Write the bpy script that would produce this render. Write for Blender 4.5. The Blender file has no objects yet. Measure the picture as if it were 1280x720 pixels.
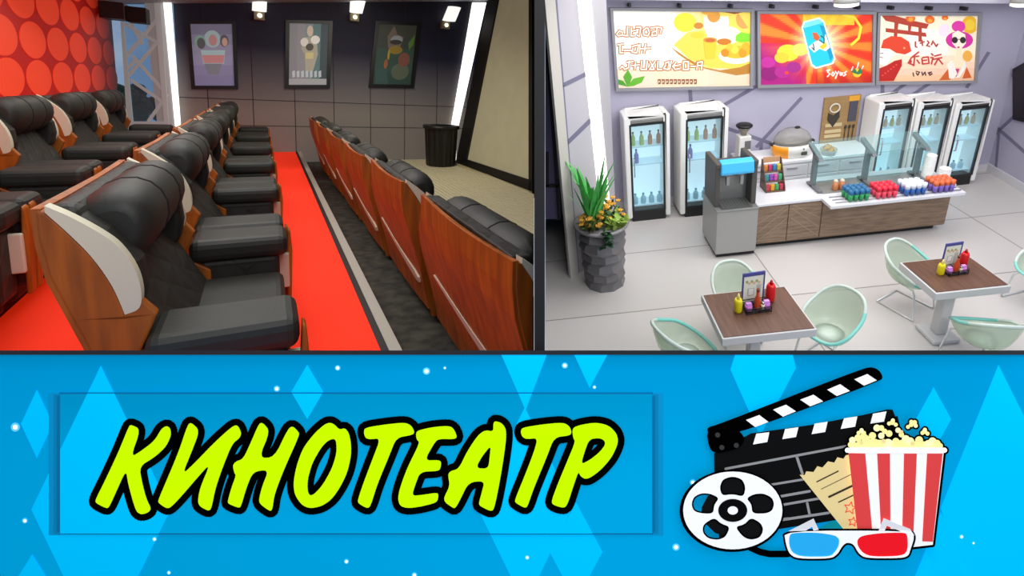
import bpy, bmesh, math, random
from mathutils import Vector, Matrix
from mathutils.geometry import tessellate_polygon
random.seed(7)
C = bpy.context.scene.collection
PI = math.pi
# ------------------------------------------------------------------ frames
FPX, PX0, PY0 = 640.0, 700.0, 220.0
def basis(pitch, roll, yaw):
    p, r, w = map(math.radians, (pitch, roll, yaw))
    n = Vector((-math.cos(p)*math.sin(r), math.cos(p)*math.cos(r), -math.sin(p)))
    f = Vector((0, 0, 1)); f = (f - f.dot(n)*n).normalized()
    x = f.cross(n)
    if x.x < 0: x = -x
    X = x*math.cos(w) + f*math.sin(w); Y = -x*math.sin(w) + f*math.cos(w)
    return X, Y, n
CAMZ = 4.0
RX, RY, RN = basis(24, 6, 0)
def c2w(v): return Vector((v.dot(RX), v.dot(RY), v.dot(RN)))
EYE = Vector((0, 0, CAMZ))
def mat_from(X, Y, Z, T):
    m = Matrix.Identity(4)
    for i in range(3):
        m[i][0], m[i][1], m[i][2], m[i][3] = X[i], Y[i], Z[i], T[i]
    return m
WR = Matrix.Identity(4)                                   # the snack bar: world axes
lx, ly, ln = basis(9, -3, 30.1)
LX, LY, LN = c2w(lx), c2w(ly), c2w(ln)
WL = mat_from(LX, LY, LN, EYE - LN*1.7)                   # the auditorium: whole room tilted about the camera to fit its own image
WB = mat_from(c2w(Vector((1,0,0))), c2w(Vector((0,0,1))), c2w(Vector((0,1,0))), EYE)
def ray(W, px, py):
    d = c2w(Vector(((px-PX0)/FPX, (PY0-py)/FPX, 1)))
    I = W.inverted(); o = I @ EYE
    return o, (I.to_3x3() @ d)
def P(W, px, py, ax, val):
    o, d = ray(W, px, py); t = (val - o[ax])/d[ax]
    return o + d*t
def PN(W, px, py, p0, n):
    o, d = ray(W, px, py); t = (Vector(p0)-o).dot(n)/d.dot(n)
    return o + d*t
def T(x, y, z, rz=0, s=1): return Matrix.Translation((x, y, z)) @ Matrix.Rotation(rz, 4, 'Z') @ Matrix.Scale(s, 4)
# ------------------------------------------------------------------ materials
def lin(h):
    h = h.lstrip('#'); r = []
    for i in (0, 2, 4):
        c = int(h[i:i+2], 16)/255
        r.append(c/12.92 if c <= .04045 else ((c+.055)/1.055)**2.4)
    return (*r, 1)
MATS = {}
def mat(name, hexc, rough=.5, metal=0, emit=0, noise=None, bump=None, hex2=None, alpha=None, coat=0, stretch=None):
    if name in MATS: return MATS[name]
    m = bpy.data.materials.new(name); m.use_nodes = True; MATS[name] = m
    nt = m.node_tree; N = nt.nodes; L = nt.links; b = N['Principled BSDF']
    b.inputs['Base Color'].default_value = lin(hexc); b.inputs['Roughness'].default_value = rough
    b.inputs['Metallic'].default_value = metal
    if coat: b.inputs['Coat Weight'].default_value = coat
    col = None
    if noise or hex2:
        sc, amt = noise or (8, .5)
        tc = N.new('ShaderNodeTexCoord'); mp = N.new('ShaderNodeMapping'); L.new(tc.outputs['Object'], mp.inputs[0])
        if stretch: mp.inputs['Scale'].default_value = stretch
        nz = N.new('ShaderNodeTexNoise'); nz.inputs['Scale'].default_value = sc; nz.inputs['Detail'].default_value = 5
        L.new(mp.outputs[0], nz.inputs[0])
        mx = N.new('ShaderNodeMix'); mx.data_type = 'RGBA'
        a = lin(hexc); c2 = lin(hex2) if hex2 else tuple(v*(1-amt) for v in a[:3])+(1,)
        mx.inputs[6].default_value = a; mx.inputs[7].default_value = c2
        rp = N.new('ShaderNodeValToRGB'); rp.color_ramp.elements[0].position = .35; rp.color_ramp.elements[1].position = .65
        L.new(nz.outputs[0], rp.inputs[0]); L.new(rp.outputs[0], mx.inputs[0]); L.new(mx.outputs[2], b.inputs['Base Color']); col = mx.outputs[2]
    if emit:
        b.inputs['Emission Strength'].default_value = emit; b.inputs['Emission Color'].default_value = lin(hexc)
        if col: L.new(col, b.inputs['Emission Color'])
    if bump:
        kind, sc, st = bump
        tc = N.new('ShaderNodeTexCoord')
        if kind == 'noise':
            t = N.new('ShaderNodeTexNoise'); t.inputs['Scale'].default_value = sc; out = t.outputs[0]
            L.new(tc.outputs['Object'], t.inputs[0])
        else:                                        # diamond quilting
            mp = N.new('ShaderNodeMapping'); mp.inputs['Rotation'].default_value = (0, 0, PI/4) if kind == 'quilt' else (PI/4, PI/4, 0)
            L.new(tc.outputs['Object'], mp.inputs[0])
            t = N.new('ShaderNodeTexVoronoi'); t.inputs['Scale'].default_value = sc; t.inputs['Randomness'].default_value = 0
            t.distance = 'CHEBYCHEV'; L.new(mp.outputs[0], t.inputs[0]); out = t.outputs[0]
        bp = N.new('ShaderNodeBump'); bp.inputs['Strength'].default_value = st; bp.inputs['Distance'].default_value = .03
        if kind != 'noise': bp.invert = True
        L.new(out, bp.inputs['Height']); L.new(bp.outputs[0], b.inputs['Normal'])
    if alpha is not None: b.inputs['Alpha'].default_value = alpha
    return m
def glass(name, hexc, fac=.25, rough=.05):
    if name in MATS: return MATS[name]
    m = bpy.data.materials.new(name); m.use_nodes = True; MATS[name] = m
    nt = m.node_tree; N = nt.nodes; L = nt.links; N.clear()
    o = N.new('ShaderNodeOutputMaterial'); t = N.new('ShaderNodeBsdfTransparent'); t.inputs[0].default_value = lin(hexc)
    b = N.new('ShaderNodeBsdfPrincipled'); b.inputs['Base Color'].default_value = lin(hexc); b.inputs['Roughness'].default_value = rough
    mx = N.new('ShaderNodeMixShader'); mx.inputs[0].default_value = fac
    L.new(t.outputs[0], mx.inputs[1]); L.new(b.outputs[0], mx.inputs[2]); L.new(mx.outputs[0], o.inputs[0])
    return m
def ramp_mat(name, axis, stops, rough=.6, emit=0, bump=None):
    """surface whose colour changes along one object axis; stops = [(coord, hex)]"""
    m = bpy.data.materials.new(name); m.use_nodes = True; MATS[name] = m
    nt = m.node_tree; N = nt.nodes; L = nt.links; b = N['Principled BSDF']; b.inputs['Roughness'].default_value = rough
    tc = N.new('ShaderNodeTexCoord'); sp = N.new('ShaderNodeSeparateXYZ'); L.new(tc.outputs['Object'], sp.inputs[0])
    mr = N.new('ShaderNodeMapRange'); mr.inputs[1].default_value = stops[0][0]; mr.inputs[2].default_value = stops[-1][0]
    L.new(sp.outputs[axis], mr.inputs[0]); r = N.new('ShaderNodeValToRGB'); L.new(mr.outputs[0], r.inputs[0])
    el = r.color_ramp.elements
    while len(el) < len(stops): el.new(.5)
    lo, hi = stops[0][0], stops[-1][0]
    for e, (c, h) in zip(el, stops): e.position = (c-lo)/(hi-lo); e.color = lin(h)
    L.new(r.outputs[0], b.inputs['Base Color'])
    if emit: L.new(r.outputs[0], b.inputs['Emission Color']); b.inputs['Emission Strength'].default_value = emit
    return m
# ------------------------------------------------------------------ mesh building
class MB:
    def __init__(s): s.v = []; s.f = []; s.m = []; s.sm = []
    def face(s, pts, m=0, smooth=False):
        i = len(s.v); s.v += [tuple(p) for p in pts]; s.f.append(tuple(range(i, i+len(pts)))); s.m.append(m); s.sm.append(smooth); return s
    def box(s, a, b, m=0):
        x0, y0, z0 = a; x1, y1, z1 = b; i = len(s.v)
        s.v += [(x, y, z) for z in (z0, z1) for y in (y0, y1) for x in (x0, x1)]
        for q in ((0,2,3,1),(4,5,7,6),(0,1,5,4),(2,6,7,3),(0,4,6,2),(1,3,7,5)):
            s.f.append(tuple(i+k for k in q)); s.m.append(m); s.sm.append(False)
        return s
    def rings(s, rings, m=0, closed=True, cap=True, smooth=True, mf=None):
        i = len(s.v); n = len(rings[0])
        for r in rings: s.v += [tuple(p) for p in r]
        for a in range(len(rings)-1):
            for k in range(n if closed else n-1):
                q = (k+1) % n
                s.f.append((i+a*n+k, i+a*n+q, i+(a+1)*n+q, i+(a+1)*n+k)); s.m.append(mf(a, k) if mf else m); s.sm.append(smooth)
        if cap and closed:
            s.f.append(tuple(i+k for k in range(n-1, -1, -1))); s.m.append(m); s.sm.append(False)
            e = i+(len(rings)-1)*n; s.f.append(tuple(e+k for k in range(n))); s.m.append(m); s.sm.append(False)
        return s
    def lathe(s, prof, c=(0,0,0), n=16, m=0, mf=None, smooth=True):
        return s.rings([[(c[0]+r*math.cos(2*PI*k/n), c[1]+r*math.sin(2*PI*k/n), c[2]+z) for k in range(n)] for r, z in prof], m, mf=mf, smooth=smooth)
    def tube(s, path, r, n=8, m=0, closed=False):
        path = [Vector(p) for p in path]; out = []; N = len(path); up = None
        for i, p in enumerate(path):
            if closed: d = path[(i+1) % N]-path[i-1]
            else: d = path[min(i+1, N-1)]-path[max(i-1, 0)]
            d.normalize()
            if up is None:
                up = Vector((0,0,1)) if abs(d.z) < .9 else Vector((1,0,0))
            up = (up - up.dot(d)*d).normalized(); w = d.cross(up)
            rr = r[i] if isinstance(r, (list, tuple)) else r
            out.append([p+up*rr*math.cos(2*PI*k/n)+w*rr*math.sin(2*PI*k/n) for k in range(n)])
        if closed: out.append(out[0])
        return s.rings(out, m, cap=not closed)
    def ell(s, c, r, n=12, m=0):
        c = Vector(c); rg = []
        h = n//2
        for a in range(h+1):
            t = PI*a/h; q = max(math.sin(t), .02)
            rg.append([(c.x+r[0]*q*math.cos(2*PI*k/n), c.y+r[1]*q*math.sin(2*PI*k/n), c.z-r[2]*math.cos(t)) for k in range(n)])
        return s.rings(rg, m)
    def prism(s, poly, fn0, fn1, m=0, holes=(), ms=None, smooth=False):
        """poly: 2D outline; fn0/fn1 map a 2D point to the back/front 3D point"""
        loops = [list(poly)]+[list(h) for h in holes]
        tri = tessellate_polygon([[Vector((p[0], p[1], 0)) for p in l] for l in loops])
        flat = [p for l in loops for p in l]; i = len(s.v); n = len(flat)
        s.v += [tuple(fn0(*p)) for p in flat]+[tuple(fn1(*p)) for p in flat]
        for t in tri:
            s.f.append((i+t[0], i+t[2], i+t[1])); s.m.append(m); s.sm.append(False)
            s.f.append((i+n+t[0], i+n+t[1], i+n+t[2])); s.m.append(m); s.sm.append(False)
        o = 0
        for l in loops:
            for k in range(len(l)):
                a, b = o+k, o+(k+1) % len(l)
                s.f.append((i+a, i+b, i+n+b, i+n+a)); s.m.append(m if ms is None else ms); s.sm.append(smooth)
            o += len(l)
        return s
    def ext(s, poly, axis, a, b, m=0, holes=(), ms=None):
        f = {'x': lambda t: (lambda u, v: (t, u, v)), 'y': lambda t: (lambda u, v: (u, t, v)), 'z': lambda t: (lambda u, v: (u, v, t))}[axis]
        return s.prism(poly, f(a), f(b), m, holes, ms)
    def xf(s, M, i0=0):
        for i in range(i0, len(s.v)): s.v[i] = tuple(M @ Vector(s.v[i]))
        return s
def obj(name, mb, mats, parent=None, W=None, bevel=0, sub=0, seg=2, fix=True):
    me = bpy.data.meshes.new(name); me.from_pydata(mb.v, [], mb.f)
    for m in (mats if isinstance(mats, (list, tuple)) else [mats]): me.materials.append(m)
    me.polygons.foreach_set('material_index', mb.m); me.polygons.foreach_set('use_smooth', mb.sm); me.update()
    if fix:
        bm = bmesh.new(); bm.from_mesh(me); bmesh.ops.remove_doubles(bm, verts=bm.verts, dist=1e-6); bmesh.ops.recalc_face_normals(bm, faces=bm.faces); bm.to_mesh(me); bm.free()
    o = bpy.data.objects.new(name, me); C.objects.link(o)
    if parent: o.parent = parent
    if W is not None: o.matrix_world = W
    if bevel:
        b = o.modifiers.new('bevel', 'BEVEL'); b.width = bevel; b.segments = seg; b.limit_method = 'ANGLE'; b.angle_limit = math.radians(40)
    if sub:
        b = o.modifiers.new('sub', 'SUBSURF'); b.levels = sub; b.render_levels = sub
    return o
def tag(o, label=None, cat=None, group=None, kind=None):
    if label: o['label'] = label
    if cat: o['category'] = cat
    if group: o['group'] = group
    if kind: o['kind'] = kind
    return o
def thing(name, label, cat, W, group=None):
    o = bpy.data.objects.new(name, None); C.objects.link(o); o.empty_display_size = .1; o.matrix_world = W
    return tag(o, label, cat, group)
def copy_tree(o, parent=None):
    c = o.copy(); C.objects.link(c)
    if parent: c.parent = parent
    for ch in list(o.children): copy_tree(ch, c)
    return c
def dup(o, W, label=None, group=None):
    c = copy_tree(o); c.matrix_world = W
    if label: c['label'] = label
    if group: c['group'] = group
    return c
def struct(name, mb, mats, W=WR, **k): return tag(obj(name, mb, mats, W=W, **k), kind='structure')
def vary(o, m, slot=0):
    """give a copied mesh object its own material"""
    o.material_slots[slot].link = 'OBJECT'; o.material_slots[slot].material = m
# ------------------------------------------------------------------ palette
black = mat('black_plastic', '#131313', .45)
charcoal = mat('charcoal', '#2b2a2a', .5)
leather = mat('black_leather', '#2b2a24', .55, noise=(5, .25), bump=('noise', 60, .05))
quilted = mat('quilted_leather', '#292721', .6, bump=('quiltx', 7, .6))
wood_or = mat('orange_wood', '#b9620f', .5, noise=(3, .35), hex2='#904a09', stretch=(6, 6, .7))
cream = mat('cream_trim', '#e3dcc2', .45)
white = mat('white_paint', '#efedea', .45)
chrome = mat('chrome', '#c9ccd0', .22, metal=.85)
steel = mat('brushed_steel', '#a9a9a6', .4, metal=.35, noise=(40, .08), stretch=(1, 1, 12))
lamp_white = mat('lit_white', '#fffdf6', .5, emit=1.6)
red_carpet = mat('red_carpet', '#f7300f', .9, emit=.42, noise=(90, .1), bump=('noise', 200, .1))  # glow added to the carpet colour to brighten it

# ================================================================== CAMERA
cd = bpy.data.cameras.new('camera'); cam = bpy.data.objects.new('camera', cd); C.objects.link(cam)
cd.sensor_fit = 'HORIZONTAL'; cd.sensor_width = 36; cd.lens = 18
cd.shift_x = -(PX0-640)/1280; cd.shift_y = -(360-PY0)/1280; cd.clip_start = .05; cd.clip_end = 200
cam.matrix_world = mat_from(c2w(Vector((1,0,0))), c2w(Vector((0,1,0))), -c2w(Vector((0,0,1))), EYE)
bpy.context.scene.camera = cam
sc = bpy.context.scene
sc.view_settings.view_transform = 'Standard'; sc.view_settings.look = 'None'
w = bpy.data.worlds.new('World'); sc.world = w; w.use_nodes = True
nt = w.node_tree; bg = nt.nodes['Background']; tc = nt.nodes.new('ShaderNodeTexCoord'); sp = nt.nodes.new('ShaderNodeSeparateXYZ')
nz = nt.nodes.new('ShaderNodeTexNoise'); nz.inputs['Scale'].default_value = 5; nz.inputs['Detail'].default_value = 6
rp = nt.nodes.new('ShaderNodeValToRGB'); rp.color_ramp.elements[0].position = .42; rp.color_ramp.elements[0].color = lin('#9db9dc'); rp.color_ramp.elements[1].position = .68; rp.color_ramp.elements[1].color = lin('#eef2f6')
nt.links.new(tc.outputs['Generated'], nz.inputs[0]); nt.links.new(nz.outputs[0], rp.inputs[0]); nt.links.new(rp.outputs[0], bg.inputs[0]); bg.inputs[1].default_value = .62
def area(name, W, loc, target, size, power, col=(1,1,1), sy=None):
    l = bpy.data.lights.new(name, 'AREA'); l.energy = power; l.color = col; l.shape = 'RECTANGLE'; l.size = size; l.size_y = sy or size
    o = bpy.data.objects.new(name, l); C.objects.link(o)
    d = (Vector(target)-Vector(loc)).normalized()
    o.matrix_world = W @ Matrix.Translation(loc) @ d.to_track_quat('-Z', 'Y').to_matrix().to_4x4()
    return o

# ================================================================== AUDITORIUM (left)
YW = 13.89                                                   # back wall of the auditorium
LZ = -.25                                                    # lower level in front of the screen
def cut_poly(pts):
    """clip a floor polygon (local x, y) to the near side of the sightline wedge"""
    return pts
# divider: a wedge added between the two rooms, faces along camera sightlines
BD = 1.5
def wedge(z): return ((668-PX0)/FPX*z, (681-PX0)/FPX*z)
m = MB(); r0, r1 = wedge(BD+.02), wedge(15.2)
m.rings([[(r0[0], BD+.02, -4.6), (r0[1], BD+.02, -4.6), (r0[1], BD+.02, 4.2), (r0[0], BD+.02, 4.2)],
         [(r1[0], 15.2, -4.6), (r1[1], 15.2, -4.6), (r1[1], 15.2, 4.2), (r1[0], 15.2, 4.2)]], smooth=False)
struct('wall_sightline_wedge', m, mat('divider_shadow', '#1c1a1c', .8), WB)  # near-black colour stands in for the shadow strip between the rooms
def xdiv(y, z=0):
    """local x of the divider's left face on the auditorium floor plane at local y"""
    I = WL.inverted(); p0 = I @ (WB @ Vector((r0[0], BD+.02, 0))); p1 = I @ (WB @ Vector((r1[0], 15.2, 0))); p2 = I @ (WB @ Vector((r1[0], 15.2, -3)))
    n = (p1-p0).cross(p2-p0); return p0.x + (-(n.y*(y-p0.y)) - n.z*(z-p0.z))/n.x
# floors
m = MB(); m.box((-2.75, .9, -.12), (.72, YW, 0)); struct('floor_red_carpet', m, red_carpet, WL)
m = MB(); m.box((.60, .9, LZ), (.645, YW, .006), 0); m.box((.645, .9, LZ), (.72, YW, .012), 1)
struct('trim_aisle_kerb', m, [mat('kerb_black', '#17181a', .5), mat('kerb_steel', '#b7b4a8', .4)], WL)
low = mat('dark_mottled_carpet', '#4a4a40', .9, noise=(9, .5), hex2='#2b2c27')
y0 = .9
m = MB(); m.prism([(.72, 1.4), (xdiv(1.4, LZ)-.01, 1.4), (2.25 if xdiv(6, LZ) > 2.25 else xdiv(6, LZ), 6.0), (2.25, YW), (.72, YW)], lambda x, y: (x, y, LZ-.1), lambda x, y: (x, y, LZ))
struct('floor_front_row', m, low, WL)
rib = MB(); 
def ribbed(x0, x1, n):
    dx = (x1-x0)/n
    for i in range(n):
        a = x0+i*dx
        def ys(x): k0, k1 = xdiv(2, LZ), xdiv(12, LZ); return max(3.0, 2+(x-k0)/(k1-k0)*10)+.02
        for xa, xb, z, i in ((a, a+dx*.72, LZ+.02, 0), (a+dx*.72, a+dx, LZ, 1)):
            rib.prism([(xa, ys(xa)), (xb, ys(xb)), (xb, YW), (xa, YW)], lambda x, y: (x, y, LZ-.1), lambda x, y: (x, y, z), i)
ribbed(2.25, 4.5, 26)
struct('floor_ribbed_stage', rib, [mat('beige_ribs', '#c4ba98', .7, emit=.1), mat('beige_groove', '#857d63', .8)], WL)  # ribs given a faint glow to lighten the floor
m = MB(); m.box((-2.75, .9, .0), (-1.62, YW, .2)); struct('floor_raised_row', m, mat('dark_step', '#2a1412', .85), WL)
# back wall
bw = ramp_mat('navy_to_grey_wall', 2, [(.95, '#817c76'), (1.7, '#5c5a60'), (2.45, '#15162f'), (3.6, '#08081c')], .7, emit=.12)  # navy-to-grey paint, with a slight glow added to lift it
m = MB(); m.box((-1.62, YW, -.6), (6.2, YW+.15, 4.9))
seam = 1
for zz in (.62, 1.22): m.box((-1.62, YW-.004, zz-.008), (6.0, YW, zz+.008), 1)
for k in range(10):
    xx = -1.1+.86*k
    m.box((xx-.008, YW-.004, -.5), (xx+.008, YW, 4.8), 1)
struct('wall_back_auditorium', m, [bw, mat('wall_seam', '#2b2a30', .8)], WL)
# ceiling
cz = 3.62
def cl(px, py): return P(WL, px, py, 1, YW-.02)
a, b = cl(150, 1), cl(668, 6)
m = MB()
za = [cl(195, -1), cl(668, 3)]
m.rings([[(za[0].x-1.2, y, za[0].z-.25), (za[1].x+.4, y, za[1].z+.1), (za[1].x+.4, y, za[1].z+.4), (za[0].x-1.2, y, za[0].z+.2)] for y in (8.0, YW+.1)], smooth=False)
struct('ceiling_auditorium', m, mat('grey_ceiling', '#8f9094', .7), WL)
# pillar with light strip
m = MB(); q = [(180, 0), (207, 0), (224, 170), (200, 170)]
pts = [P(WL, x, y, 1, YW-.1) for x, y in q]
m.prism([(p.x, p.z) for p in (pts[0], pts[1], pts[2]+Vector((0,0,-.9)), pts[3]+Vector((0,0,-.9)))], lambda x, z: (x, YW+.2, z), lambda x, z: (x, YW-.1, z))
struct('wall_pillar_auditorium', m, mat('pillar_grey', '#a4a7a8', .6, emit=.2), WL)  # added glow in place of light falling on the pillar
def strip(name, quad, y, th=.05, ext=0):
    pts = [P(WL, x, yy, 1, y) for x, yy in quad]
    m = MB(); m.prism([(p.x, p.z) for p in pts], lambda x, z: (x, y+th, z), lambda x, z: (x, y, z))
    return struct(name, m, lamp_white, WL)
strip('trim_light_strip', [(203, -8), (213, -8), (226, 160), (219, 160)], YW-.16)
strip('trim_light_strip_screen', [(591, 3), (608, 3), (571, 168), (570, 213), (551, 213), (551, 210), (562, 208), (564, 160)], YW-.08)
# window with lattice, trees outside
wy = YW-.12
def wp(px, py): 
    p = P(WL, px, py, 1, wy); return (p.x, p.z)
fr = MB(); q = [wp(152, 2), wp(192, 2), wp(205, 152), wp(166, 152)]
fr.prism([wp(148, -12), wp(200, -12), wp(212, 175), wp(160, 175)], lambda x, z: (x, wy+.08, z), lambda x, z: (x, wy, z), holes=[q])
def bar(a, b, wd=.06):
    a, b = Vector(a), Vector(b); d = (b-a).normalized(); n = Vector((-d.y, d.x))*wd/2
    fr.prism([a+n, b+n, b-n, a-n], lambda x, z: (x, wy+.06, z), lambda x, z: (x, wy+.01, z))
for a, b in (((158, 70), (195, 25)), ((160, 95), (203, 45)), ((152, 28), (200, 55)), ((163, 100), (207, 130)), ((165, 70), (203, 112)), ((160, 85), (168, 76)), ((185, 152), (209, 118)), ((152, 10), (178, 55))):
    bar(wp(*a), wp(*b))
win = struct('window_1', fr, mat('lattice_white', '#b4b8b8', .5, emit=.22), WL)  # lattice colour glows a little so the bars look lit
m = MB(); m.prism(q, lambda x, z: (x, wy+.05, z), lambda x, z: (x, wy+.045, z)); obj('window_pane', m, glass('window_glass', '#d8e8f2', .08), win)
trees = [(-3.0, 17.5, 1.5, .62), (-2.55, 20.5, 1.45, .75), (-3.9, 20, 1.5, .6), (-1.6, 24, 1.3, 1.1)]
for i, (x, y, z, r) in enumerate(trees):
    t = thing('tree', ['dark green leafy tree outside, nearest the middle of the lattice window', 'grey-green round tree outside the lattice window, right of the middle', 'dark green tree outside behind the left edge of the lattice window', 'small dark tree outside low behind the right edge of the lattice window'][i], 'tree', WL @ T(x, y, -.6), 'trees outside the lattice window')
    m = MB(); rnd = random.Random(i)
    for k in range(16):
        a = rnd.random()*6.28; q2 = rnd.random()**.5*r*.7
        m.ell((q2*math.cos(a), q2*math.sin(a), z+rnd.uniform(-.6, .5)*r), (r*.38,)*3, 8)
    obj('crown', m, mat('tree_leaves', '#3c5142', .9, noise=(6, .5)), t)
    m = MB(); m.tube([(0, 0, -.5), (0, 0, z)], .09); obj('trunk', m, mat('bark', '#4a3a2c', .9), t)
# red dotted wall
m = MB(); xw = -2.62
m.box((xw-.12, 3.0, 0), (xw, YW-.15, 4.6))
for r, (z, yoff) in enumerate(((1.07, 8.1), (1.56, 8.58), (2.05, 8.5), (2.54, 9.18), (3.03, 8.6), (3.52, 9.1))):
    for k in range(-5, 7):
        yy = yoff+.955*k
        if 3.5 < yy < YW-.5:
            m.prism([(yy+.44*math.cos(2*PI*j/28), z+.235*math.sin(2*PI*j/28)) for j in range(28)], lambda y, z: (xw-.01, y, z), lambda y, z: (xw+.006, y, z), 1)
struct('wall_red_dots', m, [ramp_mat('red_wall', 1, [(7, '#d01204'), (11.5, '#b80c02'), (13.6, '#300303')], .6, emit=.3), ramp_mat('coral_dots', 1, [(7, '#ff4a26'), (11.5, '#f0401e'), (13.2, '#7a1d10'), (13.8, '#400c08')], .6, emit=.4)], WL)  # shade at the far end put into wall and dots; both also glow
# loudspeaker on wall
t = thing('wall_speaker', 'black box loudspeaker mounted high at the end of the red dotted wall', 'loudspeaker', WL @ Matrix.Translation(P(WL, 153, 15, 1, 12.6)))
a = P(WL, 136, 2, 1, 12.6)-P(WL, 153, 15, 1, 12.6)
m = MB(); m.box((-.34, 0, -.13), (.02, .5, .17)); o = obj('cabinet', m, black, t, bevel=.01); 
m = MB(); m.box((-.02+.06, .02, -.16), (.34, .42, .12)); obj('grille', m, mat('grille_black', '#0a0a0a', .7), t, bevel=.01)
m = MB(); m.box((.015, -.01, -.14), (.035, .4, .15)); obj('trim', m, mat('speaker_trim', '#4a4a4a', .4), t)
m = MB(); m.box((-.36, .3, -.05), (-.2, .9, .03)); obj('bracket', m, charcoal, t)
# posters
def poster(label, quad, art, lit):
    q = [P(WL, x, y, 1, YW-.03) for x, y in quad]; c = sum(q, Vector())/4
    W = WL @ Matrix.Translation(c); L = [(p.x-c.x, p.z-c.z) for p in q]
    t = thing('framed_poster', label, 'poster', W, None)
    def uv(u, v):
        a = Vector(L[0])*(1-u)+Vector(L[1])*u; b = Vector(L[3])*(1-u)+Vector(L[2])*u; return tuple(a*(1-v)+b*v)
    g = .10
    m = MB(); m.prism([uv(-g, -.05), uv(1+g, -.05), uv(1+g, 1.06), uv(-g, 1.06)], lambda x, z: (x, .03, z), lambda x, z: (x, -.035, z), holes=[[uv(0, 0), uv(1, 0), uv(1, 1), uv(0, 1)]])
    obj('frame', m, mat('frame_black', '#08080a', .4), t)
    m = MB(); mats = []
    def add(poly, hexc, lay):
        mt = mat('print_'+hexc.strip('#')+('_lit%d' % int(lit*100)), hexc, .5, emit=lit)
        if mt not in mats: mats.append(mt)
        y = .0-.0015*lay
        m.prism([uv(*p) for p in poly], lambda x, z: (x, .005, z), lambda x, z: (x, y, z), mats.index(mt))
    art(add); obj('printed_sheet', m, mats, t)
def el(cx, cy, rx, ry, n=18): return [(cx+rx*math.cos(2*PI*k/n), cy+ry*math.sin(2*PI*k/n)) for k in range(n)]
def art1(add):
    for k in range(6): add([(0, k/6), (1, k/6), (1, (k+1)/6), (0, (k+1)/6)], ['#777b96', '#868aa6', '#9296b2', '#9599ba', '#8a8cb2', '#8486ae'][k], 1)
    add(el(.2, .28, .14, .1), '#7fae9e', 2); add(el(.22, .31, .1, .09), '#555f60', 3); add(el(.5, .24, .2, .14), '#9fbfc4', 2); add(el(.51, .26, .1, .09), '#b98d90', 3)
    add(el(.79, .27, .11, .1), '#5c5a66', 2); add(el(.8, .29, .07, .07), '#c3a594', 3)
    add([(.2, .42), (.8, .42), (.76, .64), (.24, .64)], '#a5c9cf', 2); add([(.22, .5), (.78, .5), (.74, .63), (.26, .63)], '#c58f92', 3); add([(.26, .64), (.7, .64), (.6, .82), (.34, .82)], '#7d8893', 2)
def art2(add):
    for k in range(5): add([(k/5, 0), ((k+1)/5, 0), ((k+1)/5, 1), (k/5, 1)], ['#85878c', '#8b8d92', '#7c8b90', '#57777a', '#39484f'][k], 1)
    add(el(.52, .12, .08, .09), '#c8bda9', 3); add([(.4, .22), (.7, .22), (.74, .5), (.62, .78), (.42, .78), (.4, .5), (.3, .4)], '#a7a695', 2)
    add(el(.38, .3, .1, .07), '#d9d8cf', 4); add(el(.66, .26, .12, .07), '#dfe2da', 4); add(el(.52, .38, .1, .06), '#4a4c46', 5); add([(.42, .47), (.62, .47), (.62, .57), (.42, .57)], '#c8bf86', 4)
    for k in range(7): add([(.08+.115*k, .78), (.15+.115*k, .76), (.16+.115*k, .87), (.09+.115*k, .88)], '#b9c4cb', 6)
    add([(0, .9), (1, .9), (1, 1), (0, 1)], '#a3a7aa', 2)
def art3(add):
    for k in range(5): add([(0, k/5), (1, k/5), (1, (k+1)/5), (0, (k+1)/5)], ['#3a4038', '#333d36', '#2c4a40', '#2b4c44', '#27443f'][k], 1)
    add([(.25, .2), (.4, .02), (.5, .16), (.68, .2), (.62, .36), (.3, .4)], '#6e6258', 2); add(el(.5, .25, .16, .07), '#8f98a0', 3); add(el(.48, .29, .16, .04), '#2c2a2c', 4)
    add(el(.5, .42, .18, .07), '#8c7426', 3); add([(.82, .3), (.98, .15), (.96, .32), (.86, .42)], '#4f7a30', 3); add(el(.75, .58, .16, .12), '#7a4a3e', 3); add(el(.68, .78, .24, .14), '#566150', 2); add(el(.28, .66, .05, .08), '#9a5a2c', 4); add(el(.33, .5, .03, .09), '#a58c28', 4)
    add([(.05, .75), (.3, .7), (.4, 1), (.05, 1)], '#31524f', 2)
poster('black-framed lilac poster of three people with folded arms, on the dark wall', [(238, 30), (290, 30), (293, 107), (244, 107)], art1, .3)
poster('black-framed grey poster of one standing figure in pale armour, on the dark wall', [(362, 29), (411, 30), (408, 106), (361, 106)], art2, .3)
poster('black-framed dark green jungle poster on the back wall, nearest the screen', [(474, 30), (521, 32), (513, 106), (466, 105)], art3, .12)
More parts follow.
